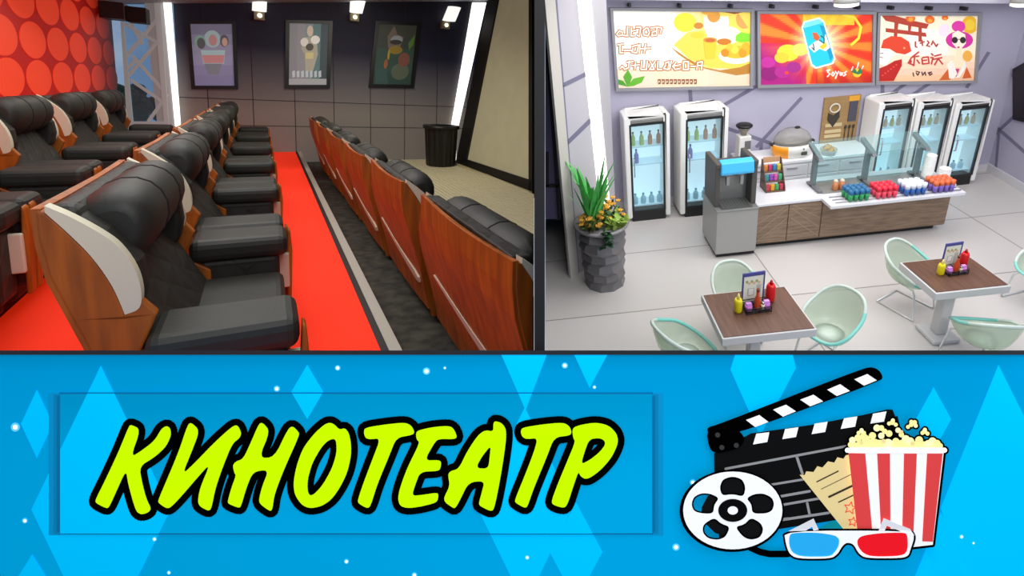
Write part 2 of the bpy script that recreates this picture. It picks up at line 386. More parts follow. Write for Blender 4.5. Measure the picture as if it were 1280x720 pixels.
# wall spot lamps
for lab, quad, bx in (('white wall spot lamp above the space between the lilac and grey posters', [(316, -6), (334, -6), (333, 14), (315, 14)], (324, 19)),
                      ('white wall spot lamp between the grey poster and the jungle poster', [(438, -4), (458, -4), (453, 16), (437, 16)], (443, 21)),
                      ('white wall spot lamp nearest the screen, shade leaning to the right', [(560, 9), (576, 9), (569, 26), (553, 26)], (557, 31))):
    yy = YW-.14; c = P(WL, *bx, 1, yy); t = thing('wall_spot_lamp', lab, 'lamp', WL @ Matrix.Translation(c))
    q = [P(WL, x, y, 1, yy)-c for x, y in quad]
    lo = [(q[2]+q[3])/2, (q[2]-q[3]).length/2]; hi = [(q[0]+q[1])/2, (q[1]-q[0]).length/2]
    m = MB(); m.rings([[(cc.x+r*math.cos(2*PI*k/16), r*.8*math.sin(2*PI*k/16), cc.z) for k in range(16)] for cc, r in (lo, hi)])
    obj('shade', m, mat('lamp_shade', '#fbfaf5', .5, emit=.95), t)
    s = .105
    m = MB(); m.box((-s, -.04, -s), (s, .14, s*.75)); obj('mount_box', m, mat('lamp_box', '#8d8873', .5), t, bevel=.012)
    m = MB(); m.ext(el(.01, -.01, .05, .05, 12), 'y', -.06, -.04); obj('bulb', m, mat('bulb', '#fff6d0', .4, emit=1.5), t)
# litter bin
c = P(WL, 551, 208, 2, LZ+.02); c.y = 12.55; c = P(WL, 551, 205, 1, 12.7); c.z = LZ+.02
t = thing('litter_bin', 'black fluted litter bin on the ribbed floor beside the light strip', 'bin', WL @ Matrix.Translation(c))
W2 = (P(WL, 573, 170, 1, 12.6)-P(WL, 530, 170, 1, 12.6)).length/2; H2 = P(WL, 551, 157, 1, 12.6).z-c.z
m = MB(); n = 40
m.rings([[(W2*.93*(1-.05*(k % 2))*math.cos(2*PI*k/n)*s, W2*.93*(1-.05*(k % 2))*math.sin(2*PI*k/n)*s, z) for k in range(n)] for z, s in ((0, .86), (.03, .9), (H2*.92, 1.0))], smooth=False)
obj('body', m, mat('bin_black', '#151513', .45), t)
m = MB(); m.lathe([(W2*.9, H2*.92), (W2*1.03, H2*.92), (W2*1.03, H2), (W2*.75, H2), (W2*.7, H2*.9)], n=32); obj('rim', m, black, t)
# screen, leaning back
p0 = P(WL, 571, 206, 1, 12.86); p1 = P(WL, 613, 0, 1, 12.86); pe = P(WL, 666, 236, 2, p0.z)
sn = (pe-p0).cross(p1-p0).normalized()
if sn.x > 0: sn = -sn
def sp(px, py, off=0): return PN(WL, px, py, p0, sn)+sn*off
def sprism(m, quad, a, b, k=0):
    m.rings([[sp(*q)+sn*a for q in quad], [sp(*q)+sn*b for q in quad]], k, smooth=False)
t = thing('cinema_screen', 'large cream cinema screen in a black frame on the right of the auditorium', 'screen', WL @ Matrix.Translation(p0))
I0 = Matrix.Translation(-p0)
m = MB(); sprism(m, [(622, -14), (667, -14), (667, 230), (580, 202)], -.02, .0); obj('screen_surface', m.xf(I0), mat('screen_cream', '#a8a484', .8, noise=(3, .06), emit=.28), t)  # cream surface given a soft glow to brighten it
m = MB(); sprism(m, [(615, -14), (627, -14), (584, 203), (571, 206)], -.04, .05); sprism(m, [(571, 206), (581, 198), (667, 226), (667, 247)], -.04, .05); sprism(m, [(663, -14), (667.5, -14), (667.5, 247), (663, 247)], -.04, .05)
obj('screen_frame', m.xf(I0), mat('screen_black', '#181613', .5), t)
m = MB(); sprism(m, [(570, 207), (574, 204), (668, 240), (668, 247)], .06, .14); struct('baseboard_screen', m, mat('beige_base', '#bdb28c', .6), WL)

# ---------------- recliner seats
SW = 1.75; SL, SR = .12, 1.45                            # full width over the arms; the two side shells
prof_rear = [(.03, 1.2), (.03, 1.09), (.05, .94), (.10, .77), (.15, .6), (.22, .32), (.27, .05)]
def smooth_pts(pts, n=4):
    """Catmull-Rom through pts"""
    out = []
    for i in range(len(pts)-1):
        p0, p1, p2, p3 = [Vector(pts[max(0, min(len(pts)-1, j))]) for j in (i-1, i, i+1, i+2)]
        for k in range(n):
            t = k/n; out.append(tuple(.5*((2*p1)+(p2-p0)*t+(2*p0-5*p1+4*p2-p3)*t*t+(3*p1-p0-3*p2+p3)*t**3)))
    out.append(tuple(pts[-1])); return out
inner = smooth_pts([(.055, 1.19), (.11, 1.11), (.17, 1.01), (.22, .89), (.25, .77)])
outer = smooth_pts([(.055, 1.215), (.12, 1.17), (.20, 1.10), (.25, 1.04), (.29, .95), (.305, .86), (.295, .79), (.25, .77)])
def make_seat():
    t = thing('recliner_seat', 'x', 'cinema seat', WL)
    for s in (0, 1):
        u0, u1 = (SL, SL+.05) if s == 0 else (SR-.05, SR)
        poly = prof_rear+[(.42, .05), (.42, .5), (.285, .60), (.35, .755), (.295, .83)]+list(reversed(inner))
        m = MB(); m.ext(poly, 'y', u0, u1); sh = obj('side_shell', m, wood_or, t, bevel=.008)
        m = MB(); m.ext(inner+list(reversed(outer[:-1]))[0:], 'y', u0-.003, u1+.003); tag(obj('accent_strip', m, cream, sh), 'cream curved strip')
        a, b = (SL+.05, SL+.18) if s == 0 else (SR-.18, SR-.05)
        m = MB(); m.ext([(.03, 1.17), (.1, 1.19), (.21, 1.10), (.30, .965), (.31, .86), (.29, .74), (.22, .7), (.1, .9)], 'y', a, b); obj('wing_cushion', m, leather, t, bevel=.045, seg=3)
        # armrest
        a, b = (.015, .36) if s == 0 else (SW-.36, SW-.015)
        m = MB(); m.box((.31, a, .545), (.85, b, .69)); pad = obj('armrest', m, leather, t, bevel=.05, seg=3)
        m = MB(); m.box((.36, a+.03, .1), (.80, b-.03, .555)); obj('arm_panel', m, quilted, pad, bevel=.03)
        a, b = (.006, .10) if s == 0 else (SW-.10, SW-.006)
        m = MB(); m.ext([(.845, .1), (.87, .1), (.885, .5), (.875, .65), (.86, .665), (.85, .5)], 'y', a, b); obj('arm_cap', m, wood_or, pad, bevel=.015)
        a, b = (.10, .14) if s == 0 else (SW-.14, SW-.10)
        m = MB(); m.box((.79, a, .25), (.862, b, .5)); obj('arm_inlay', m, cream, pad, bevel=.01)
    # wooden back
    m = MB(); rows = []
    def xr(z):
        z = min(z, 1.2)
        for (xa, za), (xb, zb) in zip(prof_rear, prof_rear[1:]):
            if za >= z >= zb: return xa+(xb-xa)*(za-z)/(za-zb)
        return prof_rear[-1][0]
    nu = 12
    for i in range(9):
        row = []
        for k in range(nu+1):
            top = 1.203-.02*math.sin(PI*k/nu)**.7; z = top+(.12-top)*i/8; q = max(0, min(1, (z-.72)/.36)); ua, ub = .125, SW-.04-.275*q
            u = ua+(ub-ua)*k/nu; row.append((xr(z)-.016-.014*math.sin(PI*k/nu), u, z))
        rows.append(row)
    front = [[(x+.028, u, z) for x, u, z in r] for r in rows]
    m.rings([r+list(reversed(f)) for r, f in zip(rows, front)], smooth=False)
    bp = obj('back_panel', m, wood_or, t)
    m = MB(); rr = []
    for i in range(13):
        q = i/12; u = .2+1.25*q; zc = .36+.235*q**1.3; h = .045*(1-q)**.7*min(1, q*9+.35)+.006
        rr.append([(xr(zc+h)-.037, u, zc+h), (xr(zc-h)-.037, u, zc-h), (xr(zc-h)+.012, u, zc-h), (xr(zc+h)+.012, u, zc+h)])
    m.rings(rr, smooth=False); tag(obj('accent_strip', m, cream, bp), 'cream tapered strip low on the wooden back')
    m = MB(); m.box((.32, .08, 0), (.74, SW-.08, .3)); obj('base', m, mat('seat_base', '#26261f', .7), t, bevel=.03)
    m = MB(); m.ext([(.035, 1.205), (.13, 1.2), (.17, .95), (.2, .86), (.30, .66), (.40, .46), (.40, .3), (.25, .3), (.15, .7), (.07, .95)], 'y', SL+.055, SR-.055); obj('backrest', m, quilted, t, bevel=.04, seg=3)
    m = MB(); m.box((.3, .35, .26), (.82, SW-.35, .46)); obj('seat_cushion', m, leather, t, bevel=.05, seg=3)
    # headrest roll
    m = MB(); rg = []
    for u, k in ((.25, .55), (.27, .78), (.32, .93), (.40, 1), (.58, 1), (.60, .975), (.62, 1), (.96, 1), (.98, .975), (1.0, 1), (1.17, 1), (1.25, .93), (1.30, .78), (1.32, .55)):
        rg.append([(.19+.152*k*math.cos(a)+.02*math.sin(a), u, 1.06+.175*k*math.sin(a)) for a in (2*PI*j/18 for j in range(18))])
    m.rings(rg); hr = obj('headrest', m, leather, t)
    for uu in (.60, .98):
        m = MB(); m.tube([(.19+.149*math.cos(a)+.02*math.sin(a), uu, 1.06+.172*math.sin(a)) for a in (2*PI*j/18 for j in range(18))], .006, 5, closed=True); obj('seam', m, mat('seam_black', '#0d0d0d', .8), hr)
    return t
ORD = ['first', 'second', 'third', 'fourth', 'fifth', 'sixth']
proto = make_seat(); first = True
def seat(x, y, z, label, group, sy=1.0):
    global first
    W = WL @ Matrix.Translation((x, y, z)) @ Matrix.Diagonal((1, sy, 1, 1))
    if first: o = proto; first = False; o.matrix_world = W; o['label'] = label; o['group'] = group
    else: o = dup(proto, W, label, group)
    return o
for k in range(6):
    lab = ['nearest black recliner with orange wooden shell and cream strip, front of the middle row', 'black recliner second from the front in the middle row', 'black recliner third from the front in the middle row', 'black recliner fourth from the front in the middle row', 'black recliner fifth in the middle row, one before the far wall', 'black recliner farthest away in the middle row, by the grey wall'][k]
    seat(-.75-.012*k, 2.33+1.75*k, 0, lab, 'middle row of recliners')
for k in range(5):
    lab = ['black recliner in the row under the red wall, cut off by the left edge', 'black recliner under the red wall, second from the left edge', 'black recliner under the red wall, middle of its row', 'black recliner under the red wall, fourth from the left edge', 'black recliner under the red wall nearest the lattice window'][k]
    seat(-2.17, 2.80+1.55*k, .2, lab, 'recliners under the red dotted wall', 1.53/SW)
fr_seats = []
for k in range(6):
    lab = ['black recliner seen from its orange wooden back, nearest in the row before the screen', 'second recliner along the row before the screen, orange back with cream stripe', 'third recliner along the row before the screen, orange back towards the carpet', 'fourth recliner along the row before the screen', 'fifth recliner along the row before the screen', 'farthest recliner in the row before the screen, against the grey wall'][k]
    fr_seats.append(seat(.90-.02*k, 2.10+1.76*k if k else 1.80, LZ+.02*(k < 2), lab, 'front row of recliners', 1 if k else 1.17))
def clip_left(root):
    """cut the row at the camera sightline plane where the left image ends"""
    I = WB.inverted()
    for o in [c for ch in root.children for c in [ch]+list(ch.children)]:
        me = o.data.copy(); o.data = me
        bm = bmesh.new(); bm.from_mesh(me)
        M = root.matrix_world  # children carry identity transforms
        R = (I @ M).inverted()
        pa = R @ Vector((r0[0]-.004, BD+.02, 0)); pb = R @ Vector((r1[0]-.004, 15.2, 0)); pc = R @ Vector((r1[0]-.004, 15.2, 3))
        n = (pb-pa).cross(pc-pa).normalized(); q = R @ Vector((5, 5, 0))
        if (q-pa).dot(n) < 0: n = -n
        bmesh.ops.bisect_plane(bm, geom=bm.verts[:]+bm.edges[:]+bm.faces[:], plane_co=pa, plane_no=n, clear_outer=True)
        if not bm.faces:
            bm.free(); bpy.data.objects.remove(o); continue
        ed = [e for e in bm.edges if e.is_boundary]
        if ed: bmesh.ops.holes_fill(bm, edges=ed, sides=0)
        bm.to_mesh(me); bm.free()
bpy.context.view_layer.update()
for o in fr_seats[:3]: clip_left(o)
# lights
area('auditorium_light', WL, (-.4, 5.5, 3.9), (-.4, 5.5, 0), 3.0, 150, (1, .96, .88), 6)
area('auditorium_light_far', WL, (1.6, 10.8, 3.4), (1.2, 11.8, 0), 2.5, 110, (1, .95, .82), 3)
area('auditorium_light_near', WL, (.6, .4, 3.2), (-.2, 3.4, .6), 1.5, 45, (1, .97, .93))
area('aisle_wash', WL, (2.4, 3.0, 2.6), (.6, 6.5, .6), 1.0, 22, (1, .95, .85), 1.0) if False else None
area('auditorium_light_aisle', WL, (-.2, 8.5, 3.5), (.9, 7.5, .5), 1.2, 40, (1, .93, .82), 5)

# ================================================================== SNACK BAR (right), world axes, floor z = 0
def PX(px, py, ax, val): return P(WR, px, py, ax, val)
WY = 7.42
lilac = mat('lilac_wall', '#b3afc2', .7, noise=(3, .04))
groove = mat('wall_groove', '#77748c', .8)
off = mat('offwhite_wall', '#cfcdd0', .65)
def xdr(y):  return ((r1[1]) and (lambda pa, pb: pa.x+(pb.x-pa.x)*(y-pa.y)/(pb.y-pa.y))(WB @ Vector((r0[1], BD+.02, -3)), WB @ Vector((r1[1], 15.2, -3))))
def xd(y, z):
    pa = WB @ Vector((r0[1], BD+.02, 0)); pb = WB @ Vector((r1[1], 15.2, 0)); pc = WB @ Vector((r1[1], 15.2, 3)); n = (pb-pa).cross(pc-pa)
    return pa.x-(n.y*(y-pa.y)+n.z*(z-pa.z))/n.x
# floor with large tiles
fm = bpy.data.materials.new('floor_tiles'); fm.use_nodes = True; nt = fm.node_tree; b = nt.nodes['Principled BSDF']; b.inputs['Roughness'].default_value = .28
tc = nt.nodes.new('ShaderNodeTexCoord'); mp = nt.nodes.new('ShaderNodeMapping'); br = nt.nodes.new('ShaderNodeTexBrick')
nt.links.new(tc.outputs['Object'], mp.inputs[0]); nt.links.new(mp.outputs[0], br.inputs[0]); nt.links.new(br.outputs[0], b.inputs['Base Color'])
mp.inputs['Location'].default_value = (-2.5+3.18*2, -6.08+1.24*8, 0)
br.inputs['Scale'].default_value = 1; br.inputs['Brick Width'].default_value = 3.18; br.inputs['Row Height'].default_value = 1.24; br.offset = 0
br.inputs['Mortar Size'].default_value = .009; br.inputs['Mortar Smooth'].default_value = .3
for i, h in ((1, '#cbc6c3'), (2, '#c6c1bd'), (3, '#8d8781')): br.inputs[i].default_value = lin(h)
m = MB(); ya = 2.2
m.prism([(xd(ya, 0)+.01, ya), (7.6, ya), (7.6, WY), (xd(WY, 0)+.01, WY)], lambda x, y: (x, y, -.12), lambda x, y: (x, y, 0))
struct('floor_snack_bar', m, fm)
# back wall with groove lines
m = MB(); xl = xd(WY, 3)+.02
m.prism([(xd(WY, 0)+.01, 0), (7.02, 0), (7.02, 3.9), (xd(WY, 3.9)+.01, 3.9)], lambda x, z: (x, WY+.14, z), lambda x, z: (x, WY, z))
def gl(m, a, b, ax, val, s=1, wd=.028):
    a, b = PX(*a, ax, val), PX(*b, ax, val); d = (b-a).normalized(); nn = Vector((0, 1, 0)) if ax == 1 else Vector((1, 0, 0))
    q = d.cross(nn).normalized()*wd; e = nn*-.004
    m.rings([[a+q+e, b+q+e, b-q+e, a-q+e], [a+q-e, b+q-e, b-q-e, a-q-e]], 1, smooth=False)
for a, b in (((861, 90), (865, 150)), ((945, 108), (893, 138)), ((896, 156), (975, 183)), ((1002, 122), (945, 184)), ((952, 175), (950, 198)), ((1103, 90), (1103, 128)), ((1165, 102), (1122, 131)), ((1236, 65), (1208, 110)), ((1110, 120), (1150, 92))):
    gl(m, a, b, 1, WY)
struct('wall_back_snack_bar', m, [lilac, groove])
c0 = PX(1236, 213, 2, 0); c1 = PX(1281, 241, 2, 0)
cw = Vector((6.98, WY, 0)); dv = (Vector((c1.x, c1.y, 0))-cw).normalized(); ce = cw+dv*5
nr = Vector((dv.y, -dv.x, 0)); nr = nr if nr.x < 0 else -nr
def PR(px, py): return PN(WR, px, py, cw, nr)
m = MB(); m.rings([[cw-nr*.12, ce-nr*.12, ce, cw], [p+Vector((0, 0, 3.9)) for p in (cw-nr*.12, ce-nr*.12, ce, cw)]], smooth=False)
for a, b in (((1260, -10), (1243, 104)), ((1222, 120), (1290, 78)), ((1228, 78), (1243, 104)), ((1236, 150), (1290, 198)), ((1234, 177), (1282, 132)), ((1249, 164), (1244, 222))):
    a, b = PR(*a), PR(*b); d = (b-a).normalized(); q = d.cross(nr)*.026; e = nr*.005
    m.rings([[a+q+e, b+q+e, b-q+e, a-q+e], [a+q-e, b+q-e, b-q-e, a-q-e]], 1, smooth=False)
struct('wall_right_snack_bar', m, [lilac, groove])
m = MB(); m.rings([[cw, ce, ce+nr*.03, cw+nr*.03], [p+Vector((0, 0, .13)) for p in (cw, ce, ce+nr*.03, cw+nr*.03)]], smooth=False)
struct('baseboard_right', m, off)
m = MB(); m.box((.64, WY-.03, 0), (7.0, WY, .12)); struct('baseboard_back', m, off)
# wall screen at the right edge
a = [PR(*q) for q in ((1271, 86), (1303, 68), (1303, 156), (1271, 149))]; c = sum(a, Vector())/4
t = thing('wall_display', 'black framed wall display on the right wall, cut by the picture edge', 'screen', Matrix.Translation(c))
def pq(pts, k0, k1, m, i=0): m.rings([[p-c+nr*k0 for p in pts], [p-c+nr*k1 for p in pts]], i, smooth=False)
m = MB(); pq(a, .005, .06, m); obj('frame', m, black, t)
ce2 = [c+(p-c)*.9 for p in a]; m = MB(); pq(ce2, .05, .064, m); obj('panel', m, mat('panel_dark', '#20181c', .2), t)
# sloped band added along the image's ceiling edge above the menu boards
q = [PX(690, 3, 1, WY-.35), PX(1236, 8, 1, WY-.35)]
m = MB(); m.rings([[(xd(y, 3.3)+.02, y, q[0].z+.05), (7.3, y, q[1].z-.09), (7.3, y, q[1].z+.35), (xd(y, 3.3)+.02, y, q[0].z+.4)] for y in (WY-.4, WY+.1)], smooth=False)
struct('ceiling_sloped_band', m, mat('sloped_band', '#c9c8d4', .7))
m = MB(); m.box((xd(6, 3.9)+.1, 3.6, 3.86), (7.6, WY+.1, 3.98)); struct('ceiling_snack_bar', m, mat('ceil_white', '#d8d7de', .7))
for i, (px, r) in enumerate(((1058, .155), (1276, .12))):
    p = PX(px, 5, 1, WY-.75)
    t = thing('ceiling_lamp', ['round white ceiling lamp over the middle menu board', 'round white ceiling lamp at the top right corner'][i], 'lamp', Matrix.Translation(p))
    m = MB(); m.lathe([(r, .02), (r, .10), (r*.8, .12)], n=24); obj('housing', m, mat('lamp_grey', '#a9a9a6', .5), t)
    m = MB(); m.lathe([(r*.6, -.035), (r*.92, -.02), (r*.92, .02)], n=24); obj('diffuser', m, mat('diffuser', '#f6f5ef', .5, emit=.7), t)
    m = MB(); m.tube([(0, 0, .1), (0, 0, 3.86-p.z)], .02); obj('stem', m, mat('lamp_grey', '#a9a9a6', .5), t)
# wall pier with light strip
pl = PX(712, 347, 2, 0); prr = PX(772, 317, 2, 0); pnn = Vector((prr.y-pl.y, -(prr.x-pl.x), 0)).normalized()
def PP(px, py): return PN(WR, px, py, pl, pnn)
topL, topR = PP(679, -4), PP(757, -4)
m = MB()
m.rings([[pl, prr, topR, topL], [Vector((p.x, WY, p.z)) for p in (pl, prr, topR, topL)]], smooth=False)
def on_pier(m, quad, i, d=.006):
    pts = [PP(*q) for q in quad]; e = -pnn*d; m.rings([[p+e*.5 for p in pts], [p-e for p in pts]], i, smooth=False)
on_pier(m, [(679, -2), (692, -2), (722, 344), (712, 347)], 1, .03)
on_pier(m, [(697, 107), (732, 90), (733, 95), (698, 112)], 2); on_pier(m, [(706, 178), (741, 144), (742, 150), (708, 183)], 2); on_pier(m, [(692, -2), (696, -2), (724, 344), (721, 344)], 2)
on_pier(m, [(735, -2), (757, -2), (771, 320), (765, 322)], 3, .01)
struct('wall_pier_snack_bar', m, [mat('pier_paint', '#bdb9c0', .7), mat('pier_trim', '#cdc8bf', .5), groove, mat('pier_side', '#a9a6ab', .7)])
m = MB(); on_pier(m, [(721, -4), (735, -4), (766, 322), (756, 322)], 0, .05); struct('trim_light_strip_pier', m, mat('lit_white2', '#fffef8', .5, emit=1.25))
# purple door beyond the pier
yd = 6.2
m = MB(); q = [PX(*p, 1, yd) for p in ((682, 60), (691, 60), (701, 274), (682, 274))]; 
m.prism([(p.x, p.z) for p in q], lambda x, z: (x, yd+.06, z), lambda x, z: (x, yd, z)); d1 = struct('door_1', m, mat('door_lilac', '#6f6590', .4))
m = MB()
for quad in ([(682, 60), (688, 60), (700, 274), (697, 274)], [(682, 230), (699, 230), (699, 233), (682, 233)], [(682, 190), (686, 190), (686, 232), (682, 232)]):
    pts = [PX(*p, 1, yd) for p in quad]; m.prism([(p.x, p.z) for p in pts], lambda x, z: (x, yd-.03, z), lambda x, z: (x, yd+.02, z))
obj('door_frame', m, mat('door_brown', '#2e2024', .5), d1)

# ---------------- menu boards
by = WY-.06
def bq(px, py): p = PX(px, py, 1, by); return (p.x, p.z)
class Art:
    def __init__(s, quad, name, label, emit):
        s.L = [Vector(bq(*q)) for q in quad]; s.c = sum(s.L, Vector((0, 0)))/4; s.m = MB(); s.mats = []; s.emit = emit
        s.t = thing('menu_board', label, 'menu board', Matrix.Translation((s.c.x, by, s.c.y)))
        s.cnt = 0
    def px(s, p): return Vector(bq(*p))-s.c
    def uv(s, u, v): a = s.L[0]*(1-u)+s.L[1]*u; b = s.L[3]*(1-u)+s.L[2]*u; return a*(1-v)+b*v-s.c
    def poly(s, pts, hexc, lay, px=True, e=None):
        e = s.emit if e is None else e
        mt = mat('sign_%s_%d' % (hexc.strip('#'), int(e*100)), hexc, .5, emit=e)
        if mt not in s.mats: s.mats.append(mt)
        q = [(s.px(p) if px else s.uv(*p)) for p in pts]; s.cnt += 1; y = -.0012*lay-(1.2e-5*(s.cnt % 60) if lay > 1 else 0)
        s.m.prism([tuple(p) for p in q], lambda x, z: (x, .01, z), lambda x, z: (x, y, z), s.mats.index(mt))
    def grid(s, nx, ny, fn, lay=1):
        for i in range(nx):
            for j in range(ny):
                s.poly([(i/nx, j/ny), ((i+1)/nx, j/ny), ((i+1)/nx, (j+1)/ny), (i/nx, (j+1)/ny)], fn((i+.5)/nx, (j+.5)/ny), lay, px=False)
    def line(s, pts, wd, hexc, lay):
        for a, b in zip(pts, pts[1:]):
            a, b = Vector(a), Vector(b); d = (b-a).normalized()*wd/2; n = Vector((-d.y, d.x))
            s.poly([a-d*.6+n, b+d*.6+n, b+d*.6-n, a-d*.6-n], hexc, lay)
    def done(s):
        obj('printed_panel', s.m, s.mats, s.t, fix=False)
        m = MB(); g = lambda k: [(s.L[i]-s.c)+Vector(((-k, k)[i in (1, 2)], (k, -k)[i > 1])) for i in range(4)]
        m.prism([tuple(p) for p in g(.04)], lambda x, z: (x, .05, z), lambda x, z: (x, -.035, z), holes=[[tuple(p) for p in g(.0)]])
        obj('frame', m, mat('board_frame', '#8f8f94', .5), s.t)
        m = MB(); k = g(.036); m.prism([tuple(p) for p in k], lambda x, z: (x, .055, z), lambda x, z: (x, .012, z)); obj('back_plate', m, mat('board_back', '#77777c', .6), s.t)
def mixc(a, b, t):
    t = max(0, min(1, t)); f = lambda h: [int(h[i:i+2], 16) for i in (1, 3, 5)]
    return '#'+''.join('%02x' % int(round((x+(y-x)*t)/6)*6 if round((x+(y-x)*t)/6)*6 < 256 else 252) for x, y in zip(f(a), f(b)))
EM = .14
# --- board with the food picture
A = Art([(766, 13), (938, 15), (937, 107), (773, 110)], 'menu', 'menu board of snacks with pale swirly lettering on cream, leftmost of three', EM)
def f1(u, v):
    base = mixc('#fff9ee', '#f6d65a', (u-.42)/.28*(1-.3*abs(v-.5)))
    if v > .74: base = mixc('#f3dcc0', '#efd2b4', u)
    return base
A.grid(22, 12, f1)
A.poly([(838, 58), (858, 72), (880, 84), (900, 88), (925, 84), (937, 79), (937, 92), (920, 94), (900, 90), (882, 86), (866, 80), (848, 68)], '#b97f32', 3)
A.poly([(842, 56), (860, 40), (900, 36), (937, 40), (937, 82), (915, 86), (890, 84), (862, 74)], '#f5cf52', 2)
for cx, cy, rx, ry, h, l in ((856, 28, 14, 12, '#f4ea3c', 3), (895, 28, 16, 22, '#fff6dc', 4), (905, 44, 22, 12, '#fff3d0', 4), (892, 20, 8, 8, '#e0983a', 5), (873, 32, 6, 4, '#c9822e', 6), (930, 24, 10, 12, '#e2a052', 4), (886, 15.5, 9, 3, '#e8a53c', 5), (920, 70, 22, 10, '#fdf6d6', 5), (920, 65, 18, 8, '#eeb62e', 6), (906, 66, 5, 5, '#d9871c', 7), (918, 62, 5, 5, '#f6d24a', 7), (928, 66, 5, 6, '#dd951f', 7), (912, 58, 4, 4, '#f2c23c', 7), (932, 58, 5, 5, '#efae28', 7), (872, 44, 8, 4, '#e8c83a', 5), (905, 52, 9, 4, '#c8761e', 6)):
    A.poly([p for p in el(cx, cy, rx, ry) if 767 < p[0] < 937.5 and 14 < p[1] < 108], h, l)
A.poly([(879, 50), (896, 50), (893, 73), (882, 73)], '#ecc334', 7); A.poly(el(887.5, 50, 8.5, 3.4), '#d98f3a', 8); A.poly(el(887.5, 50.2, 6, 2.2), '#c0642a', 9)
A.poly([(920, 44), (926, 40), (937, 42), (937, 52), (926, 53), (919, 51)], '#7fd22a', 7); A.poly([(904, 15), (928, 15.5), (918, 17.5)], '#9a4a22', 6)
# swirly unreadable lettering
tan = '#b4692a'
def script(A, org, sc, strokes, wd, hexc, lay):
    for st in strokes: A.line([(org[0]+x*sc, org[1]+y*sc*1.0) for x, y in st], wd, hexc, lay)
s1 = [[(2, 10), (5, 6), (9, 7), (9, 11), (4, 12), (2, 10)], [(9, 11), (14, 12), (16, 12)], [(16, 0), (15, 12)], [(21, 1), (20, 12), (24, 12)], [(21, 6), (26, 5)], [(27, 1), (33, 1), (32, 6)], [(33, 1), (31, 13), (28, 11)], [(40, 2), (36, 5), (37, 11), (42, 12), (44, 8), (42, 2), (40, 2)], [(46, 2), (54, 1), (53, 11), (47, 12), (48, 7), (53, 6)], [(54, 1), (60, 2), (58, 9)]]
s2 = [[(1, 2), (8, 1)], [(4, 2), (4, 12), (8, 12)], [(9, 9), (18, 9)], [(19, 4), (27, 2), (25, 12), (19, 11), (20, 6)], [(29, 1), (28, 12)], [(36, 1), (34, 12)], [(28, 7), (42, 6)]]
s3 = [[(2, 11), (5, 8), (8, 12), (13, 10), (14, 1)], [(11, 3), (19, 2)], [(22, 3), (21, 12)], [(18, 7), (27, 6)], [(30, 1), (29, 12), (36, 12), (37, 1)], [(41, 2), (46, 12), (40, 12), (47, 2)], [(51, 1), (50, 12), (56, 12)], [(60, 4), (65, 2), (64, 12), (58, 11), (61, 6)], [(68, 1), (66, 12)], [(74, 3), (70, 8), (73, 12), (79, 11)], [(70, 8), (80, 6)], [(84, 2), (90, 2), (90, 12), (83, 12), (84, 2)], [(93, 8), (99, 8)], [(101, 12), (102, 3), (108, 2), (107, 12)], [(102, 7), (108, 7)]]
for (org, sc_, st) in (((769, 33), .97, s1), ((771, 54), 1.0, s2), ((773, 75), .97, s3)):
    script(A, org, sc_, st, 3.9, tan, 5); script(A, org, sc_, st, 1.7, '#fff6e4', 6)
for k in range(10):
    x = 822+5*k; A.poly([(x, 99), (x+4, 99), (x+3.6, 105), (x+.6, 105)], '#8a4a22', 5); A.poly([(x+1.2, 100.5), (x+2.6, 101), (x+2, 103.5), (x+1, 103)], '#f0d8b8', 6)
A.poly([(784, 108), (779, 96), (785, 87), (790, 96), (786, 108)], '#5aa62a', 7); A.poly([(784, 108), (772.5, 105), (772.5, 99), (779, 101)], '#4c9a28', 7); A.poly([(784, 108), (792, 98), (806, 95), (802, 103), (792, 107)], '#63b02e', 7)
A.done()
# --- drink can burst
A = Art([(949, 17), (1090, 18), (1089, 103), (950, 106)], 'menu', 'menu board with a turquoise drink can on a red and yellow burst, middle of three', EM)
ctr = (1023, 52)
def f2(u, v):
    x, y = u-.53, v-.42; r = math.hypot(x*1.65, y); a = math.atan2(y, x*1.65)
    ray_ = .5+.5*math.tanh(3*math.sin(a*17+.6))
    h = mixc('#f8361a', '#fa8a28', ray_*.95 if r > .2 else 1); h = mixc('#fff6cf', h, (r-.12)/.34)
    if v > .4 and u < .42:
        h = mixc(h, '#b01b7c', (.42-u)*2.2+(v-.5)*1.5)
    if v < .16 and .38 < u < .85: h = mixc(h, '#f8e02e', .8)
    if v > .82 and u > .5: h = mixc(h, '#9a1408', (v-.75)*2.4)
    return h
A.grid(70, 40, f2)
for cx, cy, r, h in ((985, 66, 14, '#f7d93c'), (977, 72, 9, '#f2c838'), (1000, 62, 10, '#f8e26a'), (962, 92, 12, '#8f1470'), (978, 90, 10, '#b3278c'), (992, 84, 9, '#a52a86'), (960, 78, 9, '#c02c96')):
    A.poly([p for p in el(cx, cy, r, r*.75) if 950 < p[0] < 1089 and p[1] < 105], h, 3)
A.poly(el(983, 91, 3, 2.5, 5), '#f2452e', 5)
A.line([(1054, 18.5), (1068, 22), (1076, 34), (1073, 48), (1064, 56)], 3, '#f8dd3a', 4)
def rot(pts, c, a): return [(c[0]+x*math.cos(a)-y*math.sin(a), c[1]+x*math.sin(a)+y*math.cos(a)) for x, y in pts]
can = [(-13, -22), (-9, -28), (9, -28), (13, -22), (14, 24), (10, 29), (-10, 29), (-14, 24)]
A.poly(rot([(x*1.14, y*1.07) for x, y in can], (1022, 53), -.27), '#f4fbe8', 5); A.poly(rot(can, (1022, 53), -.27), '#22c6e0', 6)
A.poly(rot([(-9, -28), (9, -28), (12, -22), (-12, -22)], (1022, 53), -.27), '#7fe8f2', 7); A.poly(rot([(8, -20), (13, -18), (14, 22), (9, 26)], (1022, 53), -.27), '#1498c4', 7)
